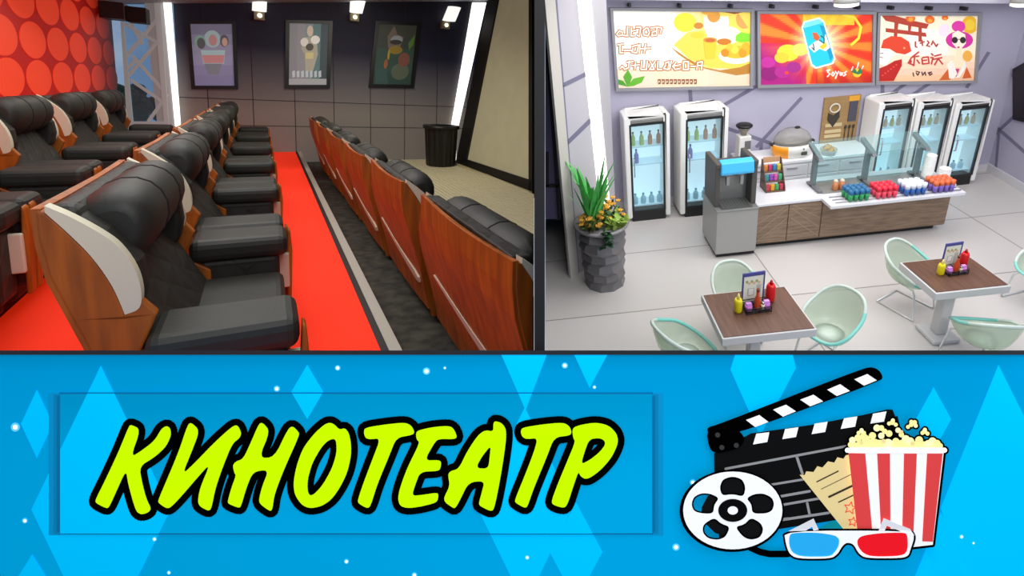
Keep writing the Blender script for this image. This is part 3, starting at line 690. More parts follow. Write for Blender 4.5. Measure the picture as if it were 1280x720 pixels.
A.poly(rot([(-13, 2), (0, -3), (6, 2), (12, -8), (13, 10), (6, 13), (0, 8), (-8, 11)], (1022, 53), -.27), '#f6fbf2', 7)
A.poly(rot([(-3, -14), (2, -12), (4, -5), (0, -2), (-4, -6)], (1022, 53), -.27), '#d9602a', 8); A.poly(rot([(0, 5), (8, 3), (10, 0), (9, 8), (3, 10)], (1022, 53), -.27), '#f1c92e', 9)
A.line(rot([(3, -2), (7, 3), (9, -3), (6, -7)], (1022, 53), -.27), 1.6, '#1f6a66', 9); A.line(rot([(-9, 4), (-7, 8), (-6, 0)], (1022, 53), -.27), 1.4, '#2b5a78', 9)
wj = [[(1033, 88), (1037, 87), (1034, 90), (1037, 92), (1034, 96)], [(1041, 90), (1039, 93), (1041, 95), (1043, 92), (1041, 90)], [(1044, 89), (1046, 93), (1048, 89)], [(1047, 91), (1044, 98)], [(1050, 90), (1050, 94), (1053, 93)], [(1049, 92), (1053, 91)], [(1058, 89), (1055, 91), (1057, 93), (1054, 95)]]
for st in wj: A.line(st, 1.3, '#fdf3e6', 7)
A.poly(el(1071, 91, 5.5, 5.5), '#f0c82e', 7); A.poly([(1064, 90), (1068, 85), (1071, 90), (1075, 84), (1078, 91), (1072, 93)], '#2f7a4c', 8); A.line([(1071, 85), (1073, 78)], 1.2, '#f4ede0', 8); A.line([(1064, 88), (1066, 83)], 1, '#f4ede0', 8); A.line([(1077, 86), (1079, 82)], 1, '#f4ede0', 8)
A.done()
# --- garden party board
A = Art([(1099, 19), (1222, 19.5), (1217, 100.5), (1097, 102)], 'menu', 'menu board with a woman in sunglasses and pink hair, rightmost of three', EM)
A.grid(14, 10, lambda u, v: mixc('#fbf0d2', '#f7b892', max(0, v-.55)*2) if not (.3 < u < .7 and .2 < v < .6) else '#fdf4e6')
R_ = '#b3402e'
A.poly([(1102, 19.5), (1118, 19.5), (1142, 26), (1161, 30), (1158, 36), (1135, 32), (1107, 26)], R_, 3)
A.poly([(1107, 35), (1157, 41), (1158, 46), (1107, 40)], R_, 3); A.poly([(1118, 27), (1123, 28), (1121, 48), (1117, 48)], R_, 3); A.poly([(1135, 31), (1139, 32), (1138, 40), (1135, 39)], R_, 3); A.poly([(1148, 34), (1152, 34), (1152, 52), (1148, 52)], R_, 3)
for x, y, r in ((1138, 22.6, 6), (1162, 24.5, 6), (1181, 22, 4)): A.poly([q for q in el(x, y, r, r*.85) if q[1] > 19.4], '#ee6a1e', 4); A.poly([q for q in el(x, y+1.5, r*.5, r*.4) if q[1] > 19.4], '#f8a63a', 5)
A.poly([p for p in el(1212, 31, 10, 11) if p[0] < 1220.5 and p[1] > 20], '#f3b92a', 4); A.poly([p for p in el(1212, 31, 6, 7) if p[0] < 1220], '#f7d23c', 5)
A.poly([(1101, 60), (1104, 50), (1114, 45), (1126, 46), (1136, 52), (1139, 64), (1131, 68), (1120, 66), (1112, 61)], '#dd4426', 4); A.poly(el(1130, 60, 1.3, 1.3, 8), '#f7b08a', 6)
A.poly([(1099, 62), (1110, 61), (1117, 66), (1113, 73), (1107, 82), (1098, 80)], '#fdf5ec', 5); A.line([(1100, 67), (1104, 66)], .7, '#4a2a2a', 6); A.line([(1099, 71), (1103, 72)], .8, '#8a3030', 6)
A.poly([(1097.5, 86), (1108, 82), (1118, 76), (1127, 74), (1127, 82), (1117, 101), (1097.5, 101.5)], '#b9201a', 5)
for k in range(6): A.poly(el(1103+3.4*k, 94-2.6*k, 1.2, 1, 8), '#e2503a', 6)
for st in ([(1144, 52), (1144, 58), (1146, 59)], [(1152, 50), (1153, 57)], [(1150, 54), (1155, 52)], [(1159, 51), (1161, 53), (1158, 57), (1162, 58)], [(1166, 51), (1164, 56)], [(1167, 53), (1170, 58), (1172, 55)]): A.line(st, 1.5, '#b03a3a', 6)
for st in ([(1148, 65), (1139, 72), (1135, 79)], [(1141, 71), (1148, 70)], [(1143, 71), (1142, 82), (1139, 80)], [(1139, 76), (1137, 80)], [(1146, 75), (1149, 79)], [(1153, 72), (1160, 71), (1161, 79), (1153, 80), (1152, 73)], [(1154, 75.5), (1158, 75)], [(1164, 67), (1166, 69)], [(1163, 72), (1166, 72), (1164, 80)], [(1168, 70), (1176, 68)], [(1167, 74), (1177, 72)], [(1172, 74), (1168, 81)], [(1173, 74), (1178, 80)]): A.line(st, 1.7, '#c43a3c', 6)
for st in ([(1141, 91), (1142, 95)], [(1145, 89), (1149, 90), (1147, 94), (1145, 91)], [(1152, 90), (1153, 94), (1156, 90), (1157, 94)], [(1160, 91), (1164, 90), (1161, 92), (1162, 94), (1165, 92)]): A.line(st, 1.3, '#5a3a36', 6)
A.poly(el(1199, 50, 17, 11), '#d9309e', 4); A.poly(el(1198, 33, 8.5, 7), '#e03aa6', 5); A.poly([(1190, 42), (1197, 38), (1206, 43), (1207, 54), (1201, 61), (1196, 61), (1190, 54)], '#fdf1dc', 6); A.poly([(1195, 60), (1202, 60), (1202, 74), (1206, 84), (1190, 84), (1194, 74)], '#fbe8c4', 5)
A.poly(el(1193, 50, 3.6, 4), '#2f2a26', 8); A.poly(el(1203, 50, 3.6, 4), '#2f2a26', 8); A.line([(1194, 49), (1203, 49)], .8, '#2f2a26', 8); A.poly(el(1197.5, 59, 1.6, 1.2, 8), '#b05a5a', 8)
A.poly([(1184, 80), (1190, 76), (1196, 92), (1192, 98), (1186, 98)], '#f6efe4', 7); A.poly([(1206, 76), (1204, 80), (1198, 93), (1194, 97), (1199, 97), (1207, 84)], '#f6efe4', 7); A.poly([(1190, 86), (1199, 86), (1195, 96)], '#c33a86', 6); A.poly([(1174, 100), (1185, 86), (1188, 99.5)], '#d1622c', 6); A.poly([(1203, 98), (1208, 84), (1214, 97)], '#d1622c', 6); A.poly(el(1209, 70, 6, 7), '#f3b24a', 4)
A.poly(el(1180, 38, 7, 8), '#fbe3ee', 4)
A.done()
# board mounting brackets
for i, (px, pxb) in enumerate(((787, 0), (850, 0), (914, 0), (966, 0), (1021, 0), (1073, 0), (1115, 0), (1163, 0), (1207, 0))):
    py = 7+i*.55; p = PX(px, py, 1, WY-.1)
    m = MB(); m.box((-.018, -.03, -.02), (.018, .1, .03)); tag(obj('board_bracket', m, charcoal, W=Matrix.Translation(p), bevel=.006), 'small dark bracket above the '+('leftmost menu board', 'middle menu board', 'rightmost menu board')[i//3], 'bracket', 'brackets above the %s menu board' % ('left', 'middle', 'right')[i//3])

# ---------------- fridges
ice = mat('fridge_light', '#dde9ee', .6, emit=.7)
def make_fridge(w, h, d, label, W, dark, group):
    t = thing('drinks_fridge', label, 'fridge', W, group)
    tk = .075*w/.66
    m = MB(); m.box((0, 0, .06), (tk, d, h)); m.box((w-tk, 0, .06), (w, d, h)); m.box((tk, 0, h-.05), (w-tk, d, h)); m.box((tk, d-.04, .06), (w-tk, d, h-.05)); obj('cabinet', m, mat('fridge_white', '#efefec', .4), t, bevel=.02)
    m = MB(); m.box((tk, .012, h*.935), (w-tk, d-.04, h-.045)); obj('header', m, dark, t, bevel=.015)
    m = MB(); m.box((tk, .02, 0.0), (w-tk, d, .17)); obj('kick_panel', m, mat('kick_black', '#171717', .5), t)
    m = MB(); m.box((tk, d-.07, .17), (w-tk, d-.04, h*.935)); obj('back_liner', m, ice, t)
    for z in (.24, .95*h/1.74, 1.24*h/1.74):
        m = MB(); m.box((tk, .09, z-.018), (w-tk, d-.07, z)); obj('shelf', m, mat('shelf_glass', '#c6d8de', .3, emit=.3), t)
    fw = .028; x0, x1, z0, z1 = tk, w-tk, .17, h*.935
    m = MB(); m.ext([(x0, z0), (x1, z0), (x1, z1), (x0, z1)], 'y', .0, .035, holes=[[(x0+fw, z0+fw), (x1-fw, z0+fw), (x1-fw, z1-fw), (x0+fw, z1-fw)]]); dr = obj('door_frame', m, mat('door_black', '#202426', .4), t)
    m = MB(); m.box((x0+fw, .014, z0+fw), (x1-fw, .02, z1-fw)); obj('door_glass', m, glass('fridge_glass', '#eaf6fa', .06), dr)
    m = MB(); m.tube([(x0+.05, -.0, h*.45), (x0+.05, -.03, h*.46), (x0+.05, -.03, h*.62), (x0+.05, 0, h*.63)], .009, 6); obj('handle', m, chrome, dr)
    return t
def bottle_mb(h, r): return MB().lathe([(r*.9, 0), (r, .01), (r, h*.55), (r*.8, h*.65), (r*.4, h*.78), (r*.38, h*.9)], n=10)
bprotos = {}
def bottle(hexc, h, r, p, label, group, cap='#5a6a70'):
    k = (hexc, h, r)
    if k not in bprotos:
        t = thing('bottle', label, 'bottle', Matrix.Translation(p), group)
        obj('body', bottle_mb(h, r), mat('drink_'+hexc.strip('#'), hexc, .25, emit=.08), t); m = MB(); m.lathe([(r*.46, h*.9), (r*.46, h)], n=10); obj('cap', m, mat('cap_'+cap.strip('#'), cap, .4), t)
        bprotos[k] = t
    else: dup(bprotos[k], Matrix.Translation(p), label, group)
gr_head = mat('header_grey', '#8e8b88', .35, metal=.3)
fl = [(.98, 6.93, .665, 'left fridge behind the planter', 'white glass-door drinks fridge beside the light column, left of the pair'), (1.785, 6.90, .70, 'second fridge', 'white glass-door drinks fridge behind the drink dispenser, right of the pair')]
for i, (x, y, w_, nm, lab) in enumerate(fl):
    H = 1.70; make_fridge(w_, H, .42, lab, T(x, y, 0), gr_head, 'pair of drinks fridges on the left')
    where = ('fridge by the light column', 'fridge behind the drink dispenser')[i]
    for k in range(4):
        bottle('#b7c46a' if k < 2 else '#c98a62', .21, .033, (x+.15+.125*k*w_/.66, y+.16, 1.24*H/1.74), ('lime green' if k < 2 else 'orange')+' bottle on top shelf of the '+where, 'top shelf %s bottles, %s' % ('lime' if k < 2 else 'orange', where))
    bottle('#8a78b8', .22, .036, (x+.19, y+.16, .95*H/1.74), 'single violet bottle on the middle shelf of the '+where, None, '#6a5a98')
    for k in range(4): bottle('#a9c6d2', .17, .042, (x+.15+.125*k*w_/.66, y+.16, .24), 'pale clear bottle on bottom shelf of the '+where, 'bottom bottles, '+where, '#6f9cb4')
hd = mat('header_dark', '#3b3836', .5)
for i, (x, w_, H) in enumerate(((4.72, .56, 1.50), (5.30, .55, 1.44), (5.87, .57, 1.37))):
    y = 7.0; make_fridge(w_, H, .38, ['white drinks fridge with dark top behind the glass counter guard, left of three', 'white drinks fridge with dark top, middle of the three by the right wall', 'white drinks fridge with dark top nearest the right wall corner'][i], T(x, y, 0), hd, None)
    where = ('left fridge of the right-hand three', 'middle fridge of the right-hand three', 'fridge nearest the right wall corner')[i]
    for k in range(4): bottle('#c9a88a' if k % 2 else '#b9b67a', .16, .026, (x+.13+.1*k, y+.15, 1.24*H/1.74), 'small %s bottle on top shelf, %s' % ('tan' if k % 2 else 'olive', where), '%s top shelf bottles, %s' % ('tan' if k % 2 else 'olive', where))
    for k in range(3): bottle('#b7ccd6', .14, .034, (x+.16+.12*k, y+.15, .24), 'pale bottle on bottom shelf, '+where, 'bottom bottles, '+where, '#7fa6ba')

# ---------------- planter and plants
pc = Vector((.44, 5.51, 0))
t = thing('planter', 'tall grey faceted planter in front of the light column', 'planter', Matrix.Translation(pc))
m = MB(); n = 10; H = .86
rg = []
for j in range(6):
    for kk, rr in ((0, 1.0), (1, .9)):
        z = H*(j+kk*.55)/6+.0; R0 = .265+.05*z/H
        rg.append([(R0*rr*math.cos(2*PI*(k+.5*(j % 2))/n), R0*rr*math.sin(2*PI*(k+.5*(j % 2))/n), z) for k in range(n)])
rg.append([(.325*math.cos(2*PI*k/n), .325*math.sin(2*PI*k/n), H) for k in range(n)])
m.rings(rg, smooth=False); obj('pot', m, mat('planter_grey', '#7d7a7c', .35, metal=.25, noise=(4, .2)), t)
m = MB(); m.lathe([(.305, H-.02), (.345, H), (.33, H+.03), (.285, H+.01)], n=24); obj('rim', m, mat('planter_rim', '#8f8c8e', .4), t)
m = MB(); m.lathe([(.29, H-.05), (.28, H+.005), (.0001, H+.01)], n=20); obj('soil', m, mat('soil', '#2f2a22', .9), t)
Wp = Matrix.Translation(pc+Vector((0, 0, H)))
def blade(m, base, az, ln, tilt, wd, mi=0, n=6, droop=.5):
    pts = []; p = Vector(base); el_ = PI/2-tilt
    for i in range(n+1):
        pts.append(p.copy()); p = p+Vector((math.cos(az)*math.cos(el_), math.sin(az)*math.cos(el_), math.sin(el_)))*ln/n; el_ -= droop/n
    s = Vector((-math.sin(az), math.cos(az), 0)); L_ = []; R_ = []
    for i, q in enumerate(pts): k = wd*math.sin(PI*min(.97, .12+.88*i/n))**.8*.5; L_.append(q+s*k); R_.append(q-s*k)
    m.rings([[a_, b_] for a_, b_ in zip(L_, R_)], mi, closed=False, cap=False)
rnd = random.Random(3)
t = thing('spiky_plant', 'tall plant of bright green blade leaves at the left of the planter', 'plant', Wp @ T(-.09, -.02, 0))
m = MB()
for k in range(34): blade(m, (rnd.uniform(-.06, .06), rnd.uniform(-.06, .06), 0), rnd.random()*6.28, rnd.uniform(.5, .92), rnd.uniform(.03, .34), .07, droop=rnd.uniform(.1, .6))
obj('leaves', m, mat('blade_green', '#58c45e', .5, noise=(6, .3)), t)
m = MB(); m.lathe([(.05, -.02), (.045, .08)], n=8); obj('crown', m, mat('crown_green', '#2f7a3a', .6), t)
def bushy(name, label, off_, hexc, fl, hexf, nleaf, nfl, R0):
    t = thing(name, label, 'plant', Wp @ T(*off_)); m = MB()
    for k in range(nleaf):
        a = rnd.random()*6.28; r = rnd.random()**.6*R0; z = rnd.uniform(0, R0*1.1)
        blade(m, (r*math.cos(a)*.8, r*math.sin(a)*.8, z*.5), rnd.random()*6.28, rnd.uniform(.07, .13), rnd.uniform(.3, 1.4), .06, n=3)
    obj('leaves', m, mat('leaf_'+hexc.strip('#'), hexc, .55, noise=(8, .4)), t)
    m = MB()
    for k in range(nfl):
        a = rnd.random()*6.28; r = rnd.random()**.6*R0; c = Vector((r*math.cos(a), r*math.sin(a), R0*.4+rnd.uniform(0, R0*.9)))
        for j in range(5): m.ell(c+Vector((.018*math.cos(j*1.257), .018*math.sin(j*1.257), 0)), (.018, .018, .012), 6)
    if nfl: obj('blossoms', m, mat('bloom_'+hexf.strip('#'), hexf, .5), t)
    m = MB(); m.tube([(0, 0, -.03), (0, 0, R0*.6)], .012); obj('stem', m, mat('stem_green', '#3c6a34', .7), t)
bushy('flowering_plant', 'small plant with amber yellow flowers at the back right of the planter', (.09, .06, .02), '#2f5c33', 1, '#e0a32c', 70, 34, .22)
bushy('flowering_plant', 'ochre flowering plant at the front left rim of the planter', (-.13, -.14, 0), '#5c6a2a', 1, '#c9952c', 50, 26, .14)
bushy('leafy_plant', 'lime green leafy plant at the right rim of the planter', (.17, -.10, .0), '#a9c95a', 0, '#000000', 120, 0, .17)
t = thing('trailing_ivy', 'dark green ivy trailing over the front rim of the planter', 'plant', Wp @ T(.02, -.29, .02)); m = MB()
for k in range(26): blade(m, (rnd.uniform(-.05, .05), -.04+rnd.uniform(-.03, .02), rnd.uniform(-.17, .05)), rnd.uniform(3.5, 6), .08, rnd.uniform(.6, 1.8), .06, n=3)
obj('leaves', m, mat('ivy_green', '#1f4a2c', .55), t); m = MB(); m.tube([(0, .1, .0), (0, -.03, .02), (0, -.05, -.14)], .008, 5); obj('stem', m, mat('stem_green', '#3c6a34', .7), t)

# ---------------- counter
x0c, x1c, yf = 1.97, 5.10, 5.86
ZT = .70
t = thing('drink_cabinet', 'grey steel base cabinet at the left end of the counter, under the drink dispenser', 'cabinet', T(x0c-.02, 5.72, 0))
m = MB(); m.box((0, 0, .07), (.54, .6, ZT)); obj('body', m, steel, t, bevel=.012)
m = MB(); m.box((.03, .05, 0), (.54, .58, .07)); obj('kick_plate', m, black, t)
m = MB(); m.box((-.005, -.01, ZT), (.545, .61, ZT+.03)); obj('top_plate', m, mat('top_steel', '#8d8d8b', .35, metal=.4), t, bevel=.006)
t = thing('drink_dispenser', 'soft drink dispenser with blue lit header on the grey cabinet', 'dispenser', T(x0c-.02, 5.80, ZT+.031))
m = MB(); m.box((0, .02, 0), (.07, .46, .58)); m.box((.47, .02, 0), (.54, .46, .58)); m.box((.07, .2, 0), (.47, .46, .5)); obj('housing', m, mat('dispenser_dark', '#55524f', .45, metal=.2), t, bevel=.012)
m = MB(); m.box((.07, .19, .01), (.47, .2, .46)); obj('splash_plate', m, mat('plate_steel', '#8a8a88', .3, metal=.5), t)
m = MB(); m.ext([(-.02, .46), (-.035, .50), (-.01, .62), (.08, .64), (.12, .62), (.12, .46)], 'x', .065, .475); obj('header', m, mat('blue_header', '#3fa9dc', .35, emit=.3), t, bevel=.01)
for xa in (0, .47):
    m = MB(); m.box((xa, .0, .55), (xa+.07, .46, .62)); obj('end_cap', m, mat('dispenser_dark', '#55524f', .45), t, bevel=.015)
m = MB(); m.box((.075, -.06, 0), (.465, .185, .018)); [m.box((.09+.037*k, -.05, .018), (.11+.037*k, .175, .024)) for k in range(10)]; obj('drip_tray', m, mat('tray_steel', '#6d6d6c', .4, metal=.5), t)
for x in (.18, .36):
    m = MB(); m.box((x-.03, .08, .40), (x+.03, .2, .46)); m.lathe([(.014, .3), (.02, .4)], (x, .12, 0), 10); m.box((x-.02, .06, .28), (x+.02, .09, .4)); obj('nozzle', m, mat('nozzle', '#a7a7a5', .35, metal=.4), t)
walnut = mat('counter_walnut', '#927a64', .45, noise=(4, .25), hex2='#75604e', stretch=(1.2, 6, 9))
t = thing('serving_counter', 'long brown wood serving counter with white top and chevron doors', 'counter', T(0, 0, 0))
m = MB(); m.box((2.51, yf, .08), (x1c, 6.42, ZT-.04)); obj('body', m, walnut, t)
m = MB(); m.box((2.51, yf+.06, 0), (x1c-.08, 6.4, .08)); obj('kick_plate', m, black, t)
gl_mat = mat('chevron_line', '#a08a74', .5)
for i, (xa, xb) in enumerate(((2.53, 2.94), (2.95, 3.38))):
    m = MB(); m.box((xa, yf-.018, .10), (xb, yf, ZT-.05), 0)
    for k in range(3):
        z = .12+.14*k; s = 1 if i == 0 else -1; a = (xa if s > 0 else xb); 
        p_, q_ = Vector((a, 0, z)), Vector((a+s*.39, 0, min(z+.32, ZT-.06)))
        d = (q_-p_).normalized(); nn = Vector((-d.z, 0, d.x))*.004
        m.rings([[p_+nn+Vector((0, yf-.0215, 0)), q_+nn+Vector((0, yf-.0215, 0)), q_-nn+Vector((0, yf-.0215, 0)), p_-nn+Vector((0, yf-.0215, 0))], [p_+nn+Vector((0, yf-.01, 0)), q_+nn+Vector((0, yf-.01, 0)), q_-nn+Vector((0, yf-.01, 0)), p_-nn+Vector((0, yf-.01, 0))]], 1, smooth=False)
    obj('door', m, [walnut, gl_mat], t)
m = MB(); m.box((3.40, yf-.016, .10), (x1c, yf, ZT-.05)); obj('front_panel', m, walnut, t)
wtop = mat('counter_white', '#dcdce2', .3)
m = MB(); m.box((2.51, yf-.03, ZT-.04), (x1c+.03, 6.45, ZT)); obj('worktop', m, wtop, t, bevel=.008)
m = MB(); m.box((3.36, 5.60, ZT-.05), (5.08, yf-.03, ZT)); sh = obj('serving_ledge', m, wtop, t, bevel=.01)
for yy in (5.66, 5.74, 5.82): 
    m = MB(); m.tube([(3.45, yy, ZT+.006), (5.05, yy, ZT+.006)], .008, 6); obj('tray_rail', m, mat('rail_grey', '#9b9ca3', .3, metal=.4), sh)
m = MB(); m.box((3.42, 5.93, ZT), (4.98, 6.30, ZT+.008)); obj('warming_plate', m, mat('plate_grey', '#a5a8a6', .25, metal=.5), t)
# sneeze guard
t = thing('glass_guard', 'glass counter guard on three grey posts above the serving counter', 'glass guard', T(0, 0, ZT+.0095))
post = mat('post_grey', '#77787b', .45, metal=.2)
for px, yy in ((1020, 6.12), (1080, 6.12), (1140, 6.12)):
    x = PX(px, 232, 2, ZT).x; x = {1020: 3.40, 1080: 4.10, 1140: 4.80}[px]
    m = MB(); m.box((x-.03, 5.95, 0), (x+.03, 6.28, .03)); m.box((x-.03, 6.13, .0), (x+.03, 6.19, .50)); m.ext([(6.0, .42), (6.04, .47), (6.32, .58), (6.32, .53), (6.06, .42)], 'x', x-.03, x+.03); obj('post', m, post, t, bevel=.006)
gg = glass('guard_glass', '#eaf8f8', .06)
m = MB(); m.ext([(6.0, .475), (6.32, .59), (6.32, .597), (6.0, .483)], 'x', 3.36, 4.86); obj('top_glass', m, gg, t)
m = MB(); m.box((3.36, 6.095, .08), (4.86, 6.102, .44)); obj('front_glass', m, gg, t)
# cups on ledge
def cup_mb(h, r): return MB().lathe([(r*.72, 0), (r, h*.55), (r, h), (r*.85, h), (r*.62, .01)], n=10, mf=None)
cups = {}
def cup(p, h, r, key, lo, hi, label, group):
    if key not in cups:
        t = thing('paper_cup', label, 'cup', Matrix.Translation(p), group)
        obj('body', MB().lathe([(r*.75, 0), (r*.95, h*.6)], n=10), mat('cup_'+lo.strip('#'), lo, .4), t)
        obj('rim_band', MB().lathe([(r*.95, h*.6), (r, h), (r*.86, h), (r*.8, h*.62)], n=10), mat('cup_'+hi.strip('#'), hi, .4), t); cups[key] = t
    else: dup(cups[key], Matrix.Translation(p), label, group)
for px, key, lo, hi, lab in ((1057, 'g', '#2f9a5c', '#1f6a9a', 'green cup with blue top in the leftmost block of cups on the ledge'), (1092, 'r', '#ea4a62', '#e0203e', 'red cup in the red block of cups on the counter ledge'), (1128, 'b', '#2f62ac', '#dfe6f2', 'blue cup with white band in the block right of the red cups'), (1164, 'o', '#7a62b8', '#dd6a3c', 'orange and violet cup in the rightmost block on the ledge')):
    c = PX(px, 238+ (1057-px)*.07, 2, ZT+.016)
    for i in range(4):
        for j in range(3): cup((c.x-.105+.07*i, 5.655+.072*j, ZT+.015), .15, .033, key, lo, hi, lab, lab.split(' in ')[0]+'s on the ledge')
# sauce shakers and stacks
for i, px in enumerate((1042, 1050)):
    c = PX(px, 228, 2, ZT+.01)
    t = thing('sauce_jar', ['amber sauce jar with pale lid by the first guard post, left of two', 'amber sauce jar with pale lid by the first guard post, right of two'][i], 'jar', Matrix.Translation((3.62+.085*i, 6.0, ZT+.009)))
    obj('body', MB().lathe([(.035, 0), (.038, .02), (.036, .12)], n=12), mat('amber', '#c07a4c', .3), t); obj('lid', MB().lathe([(.03, .12), (.034, .125), (.02, .15)], n=12), mat('lid_pale', '#d9c9b4', .4), t)
wc = mat('cup_white', '#eef0ec', .4)
for i, (x, y, hh, r, lab) in enumerate(((4.89, 6.06, .34, .07, 'tall stack of white cups behind the right guard post'), (5.03, 5.95, .18, .07, 'short stack of white lids at the right end of the counter'), (4.24, 6.36, .22, .045, 'white cup stack behind the middle guard post'))):
    t = thing('cup_stack', lab, 'cup stack', Matrix.Translation((x, y, ZT+.01))); m = MB()
    pr = [(r*.8, 0)]
    nn_ = int(hh/.03)
    for k in range(nn_): pr += [(r*.93, hh*k/nn_+.004), (r, hh*(k+.8)/nn_), (r*.93, hh*(k+.95)/nn_)]
    m.lathe(pr+[(r*.9, hh), (r*.6, hh-.03)], n=16); obj('cups', m, wc, t)
# candy rack
t = thing('candy_rack', 'small wire rack of candy beside the drink dispenser on the counter', 'rack', T(2.75, 6.12, ZT+.002))
m = MB(); [m.box((0, .06*k, .12*k), (.26, .06*k+.10, .12*k+.012)) for k in range(3)]; [m.ext([(0, 0), (.22, 0), (.22, .42), (.18, .42), (0, .06)], 'x', x, x+.008) for x in (0, .252)]; obj('frame', m, mat('rack_brown', '#6a5248', .5), t)
m = MB(); m.box((.02, .2, .36), (.24, .215, .44)); obj('header_card', m, mat('tan_card', '#c59a72', .6), t)
cols = ['#c23a44', '#d89a2e', '#3f9a54', '#b8324e', '#2f8a8a', '#8a4ab0', '#c8509a', '#4aa070', '#cf7a2c', '#b03a6a', '#3a7ab0', '#c9b03a']
cn = ['red', 'golden', 'green', 'crimson', 'teal', 'violet', 'pink', 'mint', 'orange', 'plum', 'blue', 'yellow']
m = MB(); m.box((-.026, 0, 0), (.026, .05, .085))
for k in range(12):
    r_, c_ = divmod(k, 4)
    o = tag(obj('candy_pack', m, mat('candy_'+cn[k], cols[k], .4), W=T(2.75+.04+.06*c_, 6.12+.06*r_+.025, ZT+.015+.12*r_), bevel=.008), '%s candy pack on the %s shelf of the candy rack' % (cn[k], ('bottom', 'middle', 'top')[r_]), 'candy')
# back counter
ZB = .80; yb = 6.86
t = thing('back_counter', 'white back counter with drawers along the wall behind the serving counter', 'counter', T(0, 0, 0))
m = MB(); m.box((2.72, yb+.03, 0), (4.66, WY-.035, ZB-.05)); obj('body', m, white, t)
m = MB(); m.box((2.70, yb, ZB-.05), (4.68, WY-.035, ZB)); obj('worktop', m, mat('top_white', '#f1f0f3', .3), t, bevel=.008)
for k in range(4):
    for z0, z1 in ((.55, .72), (.35, .53), (.1, .33)):
        xa = 2.76+.47*k; m = MB(); m.box((xa, yb+.008, z0), (xa+.44, yb+.03, z1)); dr = obj('drawer', m, mat('drawer_white', '#dcdae0', .4), t, bevel=.006)
        m = MB(); m.box((xa+.14, yb-.006, z1-.05), (xa+.30, yb+.01, z1-.035)); obj('handle', m, mat('handle_grey', '#b5b3b8', .4, metal=.4), dr)
# grinder
t = thing('coffee_grinder', 'white coffee grinder with dark funnel hopper on the back counter', 'grinder', T(2.78, 7.08, ZB))
m = MB(); m.box((-.09, -.08, 0), (.09, .1, .40)); obj('body', m, mat('grinder_white', '#e6e3de', .4), t, bevel=.015)
m = MB(); m.box((-.01, -.086, .2), (.08, -.08, .33)); obj('control_panel', m, mat('panel_grey', '#6c6a6a', .4), t)
m = MB(); m.lathe([(.04, .40), (.045, .44), (.115, .54)], n=20); obj('hopper', m, mat('hopper_glass', '#8e8578', .2), t)
m = MB(); m.lathe([(.118, .535), (.12, .555), (.10, .57), (.02, .575)], n=20); obj('lid', m, black, t)
m = MB(); m.tube([(0, -.08, .16), (0, -.14, .14)], .02); obj('spout', m, charcoal, t)
# popcorn cooker
t = thing('popcorn_cooker', 'white and orange cooker with a clear dome lid on the back counter', 'cooker', T(3.52, 7.08, ZB))
rx, ry = .30, .19
def ring(z, s, n=28): return [(rx*s*math.cos(2*PI*k/n), ry*s*math.sin(2*PI*k/n), z) for k in range(n)]
m = MB(); m.rings([ring(.0, .82), ring(.03, .95), ring(.12, 1.03), ring(.20, 1.02)], mf=lambda a, k: 1 if 14 <= k < 19 else 0)
obj('body', m, [mat('cooker_white', '#f0ece4', .35), mat('cooker_orange', '#f39a17', .35)], t)
m = MB(); m.rings([ring(.2, .96), ring(.28, .9), ring(.36, .72), ring(.42, .4), ring(.43, .1)]); obj('dome_lid', m, glass('dome_glass', '#dedcd8', .3, .1), t)
m = MB(); m.ell((.05, -.02, .44), (.045, .03, .02), 10); obj('lid_knob', m, black, t)
m = MB(); m.ell((0, 0, .22), (rx*.8, ry*.8, .06), 14); obj('heating_bowl', m, mat('bowl_grey', '#9b9790', .35, metal=.3), t)
for s in (-1, 1): m = MB(); m.box((s*rx*1.0-.03, -.03, .18), (s*rx*1.0+.03, .03, .22)); obj('side_handle', m, charcoal, t, bevel=.008)
m = MB(); m.box((.06, -ry-.012, .06), (.14, -ry+.02, .11)); obj('display', m, mat('display_grey', '#55534f', .4), t)
m = MB(); m.ext(el(.09, .15, .018, .018, 10), 'y', -ry*.99, -ry*.9); obj('dial', m, chrome, t)
# wooden board with tools on the wall
q = [PX(*p_, 1, WY-.03) for p_ in ((1027, 122), (1073, 120), (1072, 184), (1027, 187))]; c = sum(q, Vector())/4; bw_, bh_ = (q[1]-q[0]).x, (q[0]-q[3]).z
t = thing('tool_board', 'wooden kitchen board with utensil shapes hung on the wall above the back counter', 'board', Matrix.Translation(c))
m = MB(); m.box((-bw_/2, 0, -bh_/2), (bw_/2, .03, bh_/2)); obj('panel', m, mat('board_wood', '#a58455', .6, noise=(3, .2), stretch=(1, 1, 6)), t, bevel=.005)
m = MB(); m.ext([(bw_*x, bh_*z) for x, z in ((-.36, .22), (-.2, .16), (-.06, .24), (-.04, .12), (-.2, -.06), (-.36, .08))], 'y', -.012, 0); obj('bandana', m, mat('cloth_dark', '#3c352e', .8), t)
m = MB(); m.tube([(-bw_*.2+bw_*.13*math.cos(a), -.012, bh_*.3+bh_*.08*math.sin(a)) for a in (2*PI*k/16 for k in range(16))], .012, 6, closed=True); obj('cord_ring', m, mat('ring_cream', '#d9d2c0', .6), t)
m = MB(); m.box((bw_*.2, -.012, bh_*.02), (bw_*.42, 0, bh_*.4)); obj('towel', m, mat('towel_slate', '#4c4a58', .8), t)
m = MB(); m.box((bw_*.16, -.014, bh_*.40), (bw_*.44, 0, bh_*.49)); obj('orange_tag', m, mat('tag_orange', '#e2a02e', .5), t)
for z in (-.05, -.17, -.26): m = MB(); m.box((-bw_*.4, -.01, bh_*z), (bw_*.05, 0, bh_*(z+.06))); obj('slat', m, mat('slat_pale', '#c9b68a', .6), t)
